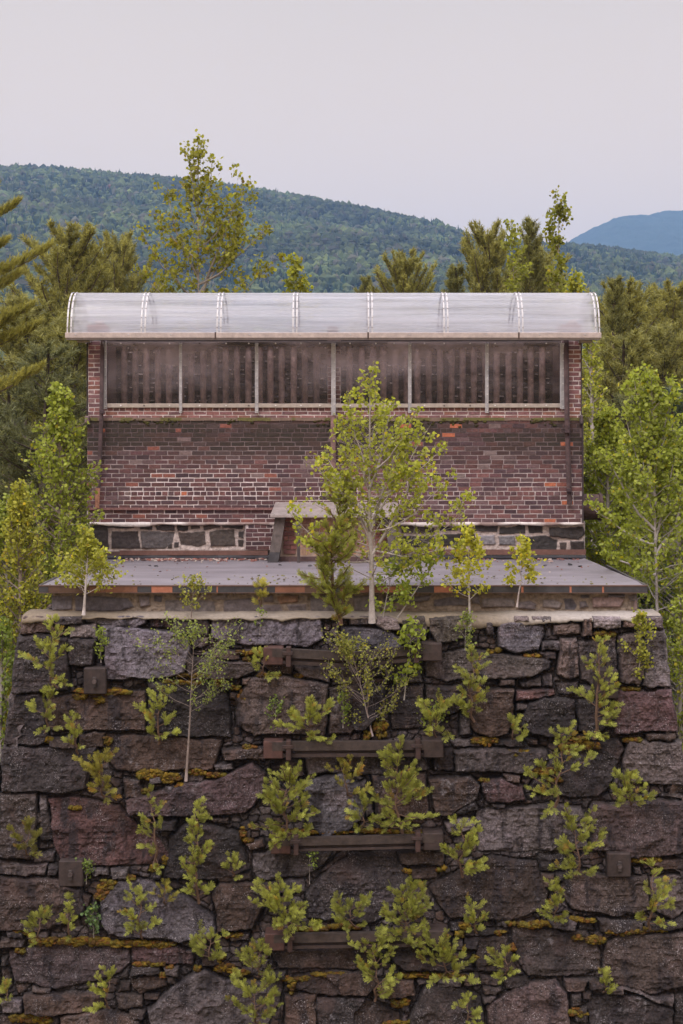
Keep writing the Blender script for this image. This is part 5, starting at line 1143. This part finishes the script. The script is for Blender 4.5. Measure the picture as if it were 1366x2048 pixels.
b = on_ledge(765, 1240, 22.3); leafy_tree('maple_sapling', b, W(790, 1120, 22.15), .6, 'leafy maple shoots at the right foot of the tall aspen', 'sapling', seed=309, lo=.1, nb=14, leaf=.046, lcol=(0.256,0.303,0.056), rad=.010, per=5, tw=3, el=.5)

# --- trees beside and behind the tower, rooted in the ground
GZ = 0.0
def ground_tree(px, py_top, D, width_px, label, seed, name='birch_tree', cat='birch', dx=0, **kw):
    tp = W(px, py_top, D); b = np.array((tp[0] + dx, D, GZ)); H = tp[2] - GZ
    kw.setdefault('rad', .012 * H); return leafy_tree(name, b, tp, width_px * D / F, label, cat, seed=seed, **kw)
LG = (.29, .32, .06)
ground_tree(120, 790, 26.0, 175, 'bright leafy birch close beside the left end of the brick building', 401, sil=[(0,15),(40,38),(100,58),(200,78),(300,88),(450,80)], lo_px=560, nb=120, leaf=.052, lcol=LG, per=8, tw=7, bark=(.25,.19,.17), squash=1)
ground_tree(40, 985, 24.6, 130, 'yellow green young tree in the lower left, in front of the pines', 402, name='alder_tree', cat='tree', sil=[(0,12),(60,40),(150,62),(300,75)], lo_px=520, nb=100, leaf=.045, lcol=(0.338,0.324,0.056), per=8, tw=6, bark=(.22,.17,.15))
ground_tree(8, 1020, 25.4, 120, 'leafy tree cut by the left edge of the frame below the pine branches', 403, name='alder_tree', cat='tree', sil=[(0,12),(60,50),(150,70),(300,85)], lo_px=500, nb=90, leaf=.05, lcol=(0.273,0.303,0.063), per=8, tw=6)
def ground_cedar(px, py_top, D, wpx, label, seed, **kw):
    tp = W(px, py_top, D); b = np.array((tp[0], D, ZT - 2.6)); return cedar(b, tp[2] - b[2], wpx * D / F, label, seed, name='cedar_tree', group=None, depth=.9, fs=.2, out_=0, **kw)
ground_tree(1302, 752, 25.2, 250, 'bright aspen with a grey forked trunk by the right corner of the roof', 404, name='aspen_tree', cat='aspen', sil=[(0,16),(60,36),(120,55),(200,75),(300,90),(450,100)], lo_px=470, nb=60, limbs=[(1010,1342,772),(1060,1212,905),(1090,1182,1012),(1110,1362,960),(985,1268,752),(1150,1200,1090),(1040,1250,830),(1080,1355,870)], leaf=.054, lcol=LG, per=7, tw=6, bark=(.34,.30,.30), rad=.075, dx=.05)
ground_tree(1212, 850, 28.6, 130, 'dense bright green birch behind the iron duct on the right', 405, sil=[(0,22),(60,48),(150,65),(300,68)], lo_px=420, nb=110, leaf=.056, lcol=(0.322,0.353,0.063), per=9, tw=7, bark=(.3,.26,.25))
ground_tree(1180, 660, 34, 60, 'slim pale aspen seen just right of the building corner under the eaves', 406, name='aspen_tree', cat='aspen', sil=[(0,10),(100,25),(250,35),(400,40)], lo_px=420, nb=60, leaf=.055, lcol=(0.354,0.360,0.069), per=6, tw=5, bark=(.4,.35,.34))
ground_tree(1352, 900, 27, 150, 'leafy birch at the right edge of the frame behind the forked aspen', 407, sil=[(0,30),(100,75),(300,95)], lo_px=600, nb=130, leaf=.055, lcol=(0.256,0.288,0.056), per=8, tw=6)
ground_tree(1258, 930, 31, 170, 'green bushy birch filling the gap behind the right roof corner', 408, sil=[(0,30),(100,80),(300,95)], lo_px=560, nb=120, leaf=.06, lcol=(0.273,0.303,0.056), per=8, tw=6)
ground_tree(1362, 1210, 23.4, 90, 'small tree at the right edge beside the upper corner of the stone wall', 409, name='alder_tree', cat='tree', sil=[(0,12),(100,42),(300,48)], lo_px=600, nb=70, leaf=.045, lcol=LG, per=7, tw=5)
ground_tree(5, 1250, 23.6, 80, 'small tree at the left edge beside the top of the stone wall', 410, name='alder_tree', cat='tree', sil=[(0,12),(100,42),(300,46)], lo_px=600, nb=70, leaf=.045, lcol=(0.224,0.273,0.063), per=7, tw=5)
# aspens that rise behind the curved roof
leafy_tree('aspen_tree', (-3.02, 36, GZ), W(396, 285, 36), 2.9, 'tall sparse aspen against the sky behind the left part of the roof', 'aspen', seed=420, sil=[(0,10),(50,30),(90,45),(130,60),(190,75),(300,80)], lo_px=420, nb=46, limbs=[(600,282,462),(560,335,375),(590,485,352),(570,540,455),(640,552,515),(620,270,540),(520,305,430),(470,425,320),(500,460,420),(440,372,300),(660,320,560)], leaf=.075, lcol=(0.265,0.252,0.039), bark=(.26,.22,.20), rad=.075, per=4.6, tw=5, el=.6, forks=((.83,.32,.0,.12),))
leafy_tree('aspen_tree', (-1.0, 37, GZ), W(592, 522, 37), 1.0, 'small aspen tip showing over the curved roof right of the tall one', 'aspen', seed=421, sil=[(0,8),(40,28),(90,45)], lo_px=130, nb=16, leaf=.08, lcol=(0.289,0.288,0.043), bark=(.38,.33,.32), rad=.05, per=6, tw=5)
leafy_tree('aspen_tree', (5.0, 40, GZ), W(1118, 405, 40), 1.1, 'thin aspen with a bare gap in its crown above the right end of the roof', 'aspen', seed=422, sil=[(0,12),(50,24),(80,16),(110,10),(150,26),(220,30)], lo_px=230, nb=30, leaf=.08, lcol=(0.224,0.224,0.039), bark=(.36,.30,.28), rad=.06, per=6, tw=4, el=.95)
leafy_tree('aspen_tree', (4.0, 41, GZ), W(1025, 455, 41), .9, 'slight aspen between the dark spruce tip and the pine above the roof', 'aspen', seed=423, sil=[(0,6),(60,25),(150,36)], lo_px=180, nb=18, leaf=.08, lcol=(0.256,0.260,0.050), bark=(.36,.30,.28), rad=.05, per=6, tw=4, el=.95)
leafy_tree('aspen_tree', (5.6, 39, GZ), W(1148, 560, 39), .8, 'low aspen top peeping over the right end of the curved roof', 'aspen', seed=424, sil=[(0,15),(60,40)], lo_px=90, nb=14, leaf=.08, lcol=(0.322,0.317,0.050), bark=(.36,.30,.28), rad=.05, per=6, tw=4)

# --- pines
def pine_mesh(H, R, seed, crown_lo=.3, nb=70, col=(.085,.10,.022), tuft=.16, open_=1.0, droop=.0, nt=26, needles=9, el0=.25, bark=(.11,.08,.07), narrow=1.0):
    r = np.random.default_rng(seed); tk = MB(); cr = MB(); n = 10; tt = np.linspace(0, 1, n)
    pts = np.stack([.02 * H * np.cumsum(r.normal(0, .2, n)) * tt, .02 * H * np.cumsum(r.normal(0, .2, n)) * tt, H * tt], 1); tk.tube(pts, .018 * H * (1 - .93 * tt) , 8, bark)
    P = []; D = []
    for i in range(nb):
        u = crown_lo + (1 - crown_lo) * ((i + .5) / nb) ** .72; u = min(.985, u + r.normal(0, .006)); x = u * (n - 1); k = min(int(x), n - 2); p = pts[k] + (pts[k + 1] - pts[k]) * (x - k)
        q_ = (1 - u) / (1 - crown_lo); L = R * (q_ ** (.62 * narrow)) * r.uniform(.55, 1.15) + .03 * R; az = r.uniform(0, 2 * pi)
        e = el0 + .45 * (1 - q_) ** 2 - droop * q_; q = curve(p, (cos(az) * cos(e), sin(az) * cos(e), sin(e)), L, r, 6, .35, .06); tk.tube(q, max(.006, .010 * L * 1.6) * (1 - .7 * np.linspace(0, 1, 7)), 5, bark, cap=False)
        m = max(5, int(nt * (L / R) * 1.2)); v_ = r.uniform(.22, 1, m); x2 = v_ * 6; k2 = np.minimum(x2.astype(int), 5); pp = q[k2] + (q[k2 + 1] - q[k2]) * (x2 - k2)[:, None]; dq = q[k2 + 1] - q[k2]; dq /= np.linalg.norm(dq, axis=1)[:, None]
        side = np.stack([-dq[:, 1], dq[:, 0], 0 * dq[:, 0]], 1) * r.choice([-1, 1], (m, 1)); off = side * (r.uniform(0, 1, m) * .34 * L * (1.15 - v_))[:, None]
        P.append(pp + off + np.array((0, 0, 1.0)) * (abs(r.normal(0, .04, m)) * L)[:, None]); D.append(dq * .7 + side * .35 + np.array((0, 0, .6)) + r.normal(0, .3, (m, 3)))
    P = np.concatenate(P); D = np.concatenate(D); D /= np.linalg.norm(D, axis=1)[:, None]; m = len(P)
    tone = (1 + .22 * r.normal(0, 1, (m, 1))).clip(.5, 1.6)
    # each tuft: a short shoot clothed with needles
    for j in range(needles):
        dd = D + r.normal(0, .6, (m, 3)); dd /= np.linalg.norm(dd, axis=1)[:, None]; b = P + D * (tuft * r.uniform(-.3, .9, (m, 1))); s_ = np.cross(dd, r.normal(0, 1, (m, 3))); s_ /= np.linalg.norm(s_, axis=1)[:, None] + 1e-9
        l = tuft * r.uniform(.6, 1.0, (m, 1)); V = np.stack([b - s_ * tuft * .075, b + s_ * tuft * .075, b + dd * l], 1)
        C = np.array(col)[None] * tone * r.uniform(.7, 1.35, (m, 1)); cr.add(V.reshape(-1, 3), np.arange(3 * m).reshape(-1, 3), np.repeat(C, 3, 0))
    return tk, cr
PINE_SRC = {}
def pine(kind, px, py_top, D, label, rot=0.0, name='pine_tree', cat='pine', sc=None, group='pines behind the tower'):
    tp = W(px, py_top, D); H = tp[2] - GZ
    if kind not in PINE_SRC:
        t = empty(name, (0, 0, 0), label, cat, group); k = KINDS_[kind]; tk, cr = pine_mesh(**k); a = tk.build('trunk', M_BARK, t, smooth=True); b = cr.build('crown', M_PINE, t); PINE_SRC[kind] = (t, a, b, k['H'])
    else:
        t0, a0, b0, _ = PINE_SRC[kind]; t = t0.copy(); COL.objects.link(t)
        for c0 in (a0, b0): c = c0.copy(); COL.objects.link(c); c.parent = t
        t['label'] = label
    h0 = PINE_SRC[kind][3]; s = H / h0; t.location = (tp[0], D, GZ); lat = s * (1.3 if sc is None else 1.1); t.scale = (lat, lat, s); t.rotation_euler = (0, 0, rot); return t
OC = (.25,.24,.085)
KINDS_ = {
 'full': dict(H=20, R=4.6, seed=11, crown_lo=.22, nb=170, col=OC, tuft=.19, nt=150, needles=9, el0=.28),
 'plume': dict(H=20, R=4.6, seed=12, crown_lo=.3, nb=150, col=(.28,.265,.085), tuft=.18, nt=150, needles=9, el0=.5, narrow=.8),
 'slim': dict(H=20, R=2.6, seed=13, crown_lo=.3, nb=150, col=(.23,.225,.085), tuft=.16, nt=110, needles=8, el0=.5),
 'dark': dict(H=19, R=4.2, seed=14, crown_lo=.12, nb=150, col=(.16,.165,.08), tuft=.18, nt=110, needles=9, el0=.15),
 'spruce': dict(H=16, R=2.2, seed=15, crown_lo=.06, nb=190, col=(.09,.12,.09), tuft=.14, nt=80, needles=9, el0=-.05, narrow=1.2)}
pine('plume', 128, 478, 52, 'golden green pine with upswept plumes just left of the curved roof', .3)
pine('plume', 245, 492, 66, 'slim pine top showing over the left end of the curved roof', 2.1, sc=.62)
pine('slim', 185, 505, 58, 'narrow pine with a rusty patch between the plumed pine and the roof corner', 4.1)
pine('full', 60, 605, 42, 'broad olive pine filling the left side below the big pine branches', 1.0)
pine('full', 150, 640, 36, 'olive pine directly behind the left end of the brick building', 3.9)
pine('dark', 100, 700, 33, 'dark shaded pine behind the leafy birch on the left', 2.2)
pine('dark', 10, 760, 34, 'dark pine low at the left edge of the frame', 5.2)
pine('plume', 808, 530, 62, 'golden pine tip over the middle right of the curved roof', 4.4, sc=.8)
pine('slim', 722, 556, 70, 'tiny dark pine tip over the middle of the curved roof', .9, sc=.6)
pine('plume', 982, 474, 60, 'tall round topped pine above the roof, left of the pointed pine tip', 1.7, sc=.6)
pine('slim', 930, 535, 60, 'low ragged pine top left of the round topped pine over the roof', 3.0)
pine('slim', 1052, 446, 50, 'pointed dark pine tip between the two thin aspens over the roof', 5.0, sc=.8)
pine('plume', 1085, 520, 58, 'yellowish pine behind the thin aspen above the right end of the roof', 2.7, sc=.75)
pine('slim', 1212, 560, 44, 'ragged golden pine just right of the roof end with a bare crooked top', .2, sc=1.0)
pine('plume', 1255, 590, 52, 'feathery pine right of the ragged golden one', 1.2)
pine('slim', 1315, 600, 62, 'thin pointed pine in the back row on the right', 2.2, sc=1.1)
pine('plume', 1350, 592, 58, 'golden brown pine at the right edge of the frame', 3.3)
pine('full', 1225, 680, 38, 'wide pine with long level boughs behind the bright birch on the right', 4.6)
pine('full', 1310, 660, 44, 'broad olive pine filling the middle of the right side', 5.6)
pine('dark', 1275, 800, 36, 'shaded pine behind the forked aspen on the right', .8)
pine('spruce', 1385, 770, 31, 'dark blue green spruce with its boughs entering from the right edge', 1.4, name='spruce_tree', cat='spruce', group=None)
# big near pine outside the left edge, whose boughs reach into the picture
t = empty('pine_tree', (-7.35, 29, GZ), 'big pine at the left edge whose long plumed boughs reach into the picture', 'pine')
tk, cr = MB(), MB(); r = np.random.default_rng(71); tx = -7.35
tk.tube([(tx, 29, 0), (tx + .05, 29, 6), (tx, 29.05, 12), (tx + .03, 29, 18), (tx, 29, 21)], [.30, .24, .18, .10, .02], 10, (.12,.08,.07))
P = []; D = []; S = []
boughs = [(-20,455,32,412,.30),(-60,560,98,497,.40),(-60,600,40,552,.3),(-60,640,60,618,.42),(-60,680,75,655,.42),(-90,705,20,640,.25),(-60,790,80,740,.3),(-90,420,-10,380,.2),(-60,520,10,488,.2)]
for (xa, ya, xb, yb, dens) in boughs:
    b = np.array(W(xb, yb, 28.3)); a = np.array((tx, 29.0, E - (ya + 30 - HOR) / F * 29)); L = np.linalg.norm(b - a)
    k = np.linspace(0, 1, 14)[:, None]; q = a + (b - a) * k + np.array((0, 0, 1)) * (-.25 * np.sin(k * pi)) * L * .3; tk.tube(q, .035 * (1.1 - k[:, 0]), 5, (.13,.09,.08), cap=False)
    m = 230; v_ = r.uniform(.2, 1, m) * 12.99; kk = v_.astype(int); pp = q[kk] + (q[kk + 1] - q[kk]) * (v_ - kk)[:, None]; dq = (b - a) / L
    side = r.normal(0, 1, (m, 1)) * np.array((0, 1, 0)); tap = (1.12 - v_ / 13)[:, None]
    pp = pp + side * .22 * tap + np.array((0, 0, 1)) * r.uniform(-.02, .30, (m, 1)) * tap; P.append(pp); D.append(dq * .8 + side * .2 + np.array((0, 0, .8)) + r.normal(0, .15, (m, 3)))
P = np.concatenate(P); D = np.concatenate(D); D /= np.linalg.norm(D, axis=1)[:, None]; m = len(P); tone = (1 + .2 * r.normal(0, 1, (m, 1))).clip(.5, 1.6)
for j in range(34):
    dd = D + r.normal(0, .33, (m, 3)); dd /= np.linalg.norm(dd, axis=1)[:, None]; b = P + D * (.17 * r.uniform(-.4, .9, (m, 1))); s_ = np.cross(dd, r.normal(0, 1, (m, 3))); s_ /= np.linalg.norm(s_, axis=1)[:, None] + 1e-9
    V = np.stack([b - s_ * .0045, b + s_ * .0045, b + dd * r.uniform(.06, .12, (m, 1))], 1); C = np.array((.31,.29,.08))[None] * tone * r.uniform(.7, 1.35, (m, 1)); cr.add(V.reshape(-1, 3), np.arange(3 * m).reshape(-1, 3), np.repeat(C, 3, 0))
tk.build('trunk', M_BARK, t, smooth=True); cr.build('crown', M_PINE, t)

# ------------------------------------------------------------------ ground, hills, far forest, haze
mg, n, b = new_mat('forest_floor'); c = mixc(n, noise(n, .4, 6, .7), (.05,.055,.02), (.09,.075,.04)); n.links.new(c, b.inputs['Base Color']); b.inputs['Roughness'].default_value = .95; bump(n, b, noise(n, 3, 6, .7), 1, .1)
def gfn(A, B):
    X = -9000 + 18000 * A; X = np.sign(A - .5) * (abs(A - .5) * 2) ** 2.2 * 4500; Y = -300 + 6600 * B ** 2.2
    return np.stack([X, Y, -.05 + .0 * X + np.clip(np.hypot(X, Y - 25) / 60 - .3, 0, 1) * .5 * (fbm(X / 30, Y / 30, 3, 2) - .5) - 9 * np.clip((Y - 60) / 300, 0, 1)], -1)
grid(MB(), 0, 1, 0, 1, 121, 161, gfn, (.05,.05,.03)).build('ground', mg, None, smooth=True, kind='structure')
cx_ = [-400, 0, 100, 180, 340, 430, 500, 640, 760, 860, 940, 1010, 1120, 1220, 1366, 1700]
cy_ = [318, 336, 340, 347, 358, 368, 377, 402, 425, 450, 476, 488, 492, 500, 519, 548]
YH1 = 2000.
def hill_z(X, Y):
    s = np.clip((Y - 480) / (YH1 - 480), 0, 1.2); px = 683 + X / YH1 * F; sl_ = (HOR - np.interp(px, cx_, cy_) - 16) / F
    g = np.where(s < 1, np.sin(np.clip(s, 0, 1) * pi / 2) ** .9, 1 - (s - 1) * .9)
    return -9 * (1 - g) + (E + Y * sl_) * g + 44 * (fbm(X / 160, Y / 260, 4, 6) - .5) * np.clip(s * 3, 0, 1) * np.clip((1 - s) * 5 + .12, 0, 1)
mh, n, b = new_mat('hill_forest_floor'); c = mixc(n, noise(n, .03, 5, .7), (.018,.03,.014), (.03,.045,.018)); n.links.new(c, b.inputs['Base Color']); b.inputs['Roughness'].default_value = 1
def hf(A, B):
    X = -1100 + 2200 * A; Y = 480 + 1850 * B; return np.stack([X, Y, hill_z(X, Y)], -1)
grid(MB(), 0, 1, 0, 1, 160, 130, hf, (.03,.04,.02)).build('hill', mh, None, smooth=True, kind='structure')
# trees of the near hill: one uncountable wood
r = np.random.default_rng(90)
NT = 40000
Yt = np.sqrt(r.uniform(560 ** 2, 2030 ** 2, NT)); Yt = 560 + (2035 - 560) * r.random(NT) ** .75; Xt = r.uniform(-.36, .36, NT) * Yt
Zt = hill_z(Xt, Yt); mb = MB()
zone = fbm(Xt / 120, Yt / 160, 4, 14); light = fbm(Xt / 40, Yt / 60, 3, 15)
dead = r.random(NT) < np.where((zone > .5) & (Yt > 1200), .075, .012)
conif = (~dead) & (r.random(NT) < np.where(zone > .52, .60, .12)); broad = ~(dead | conif)
def crown(mask, sx, sz, cols_, cone=False):
    id_ = np.nonzero(mask)[0]; m = len(id_); s = r.uniform(.65, 1.3, m) * (1.0)
    B = IC1_V if not cone else None
    if cone:
        k = 6; th = np.arange(k) * 2 * pi / k; base = np.concatenate([np.stack([np.cos(th), np.sin(th), 0 * th], 1), np.stack([.55 * np.cos(th + .5), .55 * np.sin(th + .5), 0 * th + .45], 1), [[0, 0, 1.0]]])
        Fk = [[i, (i + 1) % 6, 6 + i] for i in range(6)] + [[(i + 1) % 6, 6 + (i + 1) % 6, 6 + i] for i in range(6)] + [[6 + i, 6 + (i + 1) % 6, 12] for i in range(6)]; B = base; Fk = np.array(Fk)
    else: Fk = IC1_F
    nv_ = len(B); jit = r.normal(1, .22 if not cone else .15, (m, nv_, 1)); V = B[None] * jit * np.stack([s * sx, s * sx, s * sz], 1)[:, None]
    V = V + np.stack([Xt[id_], Yt[id_], Zt[id_] + (s * sz * .8 + 2 if not cone else 1)], 1)[:, None]
    c = np.array(cols_)[r.integers(0, len(cols_), m)] * r.uniform(.7, 1.35, (m, 1)) * (.15 + 1.5 * light[id_])[:, None]
    C = c[:, None] * r.uniform(.75, 1.25, (m, nv_, 1))
    mb.add(V.reshape(-1, 3), (Fk[None] + np.arange(m)[:, None, None] * nv_).reshape(-1, 3), C.reshape(-1, 3))
# two storeys of clumps for each broad crown
crown(broad, 3.6, 4.4, [(.052,.072,.026), (.068,.086,.030), (.036,.050,.026), (.085,.105,.034), (.07,.066,.044)])
Xt = Xt + r.normal(0, 2.6, NT); Yt = Yt + r.normal(0, 2, NT); Zt = Zt + 2.5
crown(broad, 2.2, 2.7, [(.058,.080,.026), (.07,.095,.03), (.05,.066,.03), (.085,.10,.035)])
Xt = Xt + r.normal(0, 2.6, NT); Zt = Zt - 3.5
crown(broad & (r.random(NT) < .6), 2.0, 2.4, [(.055,.080,.026), (.065,.09,.03), (.045,.06,.03)])
crown(conif, 2.2, 9, [(.02,.04,.026), (.026,.05,.028), (.018,.034,.025)], True)
reds = broad & (r.random(NT) < .012); crown(reds, 2.2, 3.4, [(.16,.07,.05), (.20,.10,.07)])
id_ = np.nonzero(dead)[0]
for i in id_:
    x, y, z = Xt[i], Yt[i], Zt[i] + 3; h = r.uniform(6, 12); l = r.normal(0, 1.2); c = np.array((.30,.27,.27)) * r.uniform(.6, 1.2)
    for (dx, k0, k1) in ((l, 0, 1), (l * .4 + r.normal(0, 2), .4, .85), (l * .4 + r.normal(0, 2), .5, .9)):
        a = np.array((x + l * k0, y, z + h * k0)); b_ = np.array((x + dx, y, z + h * k1)); w_ = .30 * (1 - k0 * .5); mb.add([a - (w_, 0, 0), a + (w_, 0, 0), a + (0, -w_, 0), b_], [(0,2,3),(2,1,3),(1,0,3)], c)
mb.build('forest', mat_leaf('far_foliage', .15, .8, (1.2,1.2,.6)), None, label='mixed green forest with pale dead trunks covering the near hill', cat='forest', kind='stuff')
# far blue mountain
cx2 = [700, 1000, 1090, 1130, 1180, 1225, 1270, 1320, 1366, 1500, 1800]; cy2 = [640, 540, 500, 487, 458, 437, 430, 425, 422, 440, 520]
YM = 5200.
def mf(A, B):
    X = -600 + 3000 * A; Y = 3700 + 2200 * B; px = 683 + X / YM * F; sl_ = (HOR - np.interp(px, cx2, cy2)) / F
    s = (Y - 3700) / (YM - 3700); g = np.where(s < 1, np.sin(np.clip(s, 0, 1) * pi / 2), 1 - (s - 1) * 1.2)
    return np.stack([X, Y, -9 * (1 - g) + (E + Y * sl_) * g + 60 * (fbm(X / 260, Y / 320, 5, 3) - .5) * np.clip((1 - s) * 4 + .05, 0, 1) + 20 * (fbm(X / 22, Y / 30, 3, 4) - .5)], -1)
mmn, n, b = new_mat('mountain_forest'); c = mixc(n, noise(n, .012, 8, .75), (.015,.03,.018), (.05,.085,.03)); n.links.new(c, b.inputs['Base Color']); b.inputs['Roughness'].default_value = 1; bump(n, b, noise(n, .03, 8, .8), 1, 18)
grid(MB(), 0, 1, 0, 1, 420, 200, mf, (.03,.05,.03)).build('mountain', mmn, None, smooth=True, kind='structure')
# the air between here and the mountains
mz = bpy.data.materials.new('blue_air'); mz.use_nodes = True; n = mz.node_tree; n.nodes.clear(); o_ = N(n, 'ShaderNodeOutputMaterial'); v = N(n, 'ShaderNodeVolumePrincipled')
v.inputs['Color'].default_value = (.28, .49, .92, 1); v.inputs['Density'].default_value = HAZE_D = .000175; v.inputs['Anisotropy'].default_value = .2; n.links.new(v.outputs[0], o_.inputs['Volume'])
hz_ = MB().box((-4600, -320, -75), (4600, 6400, 740)).build('haze', mz, None, kind='stuff'); hz_['label'] = 'pale blue air that dims the far hills'; hz_['category'] = 'haze'
hz_.data.materials[0].cycles.homogeneous_volume = True if hasattr(hz_.data.materials[0].cycles, 'homogeneous_volume') else True
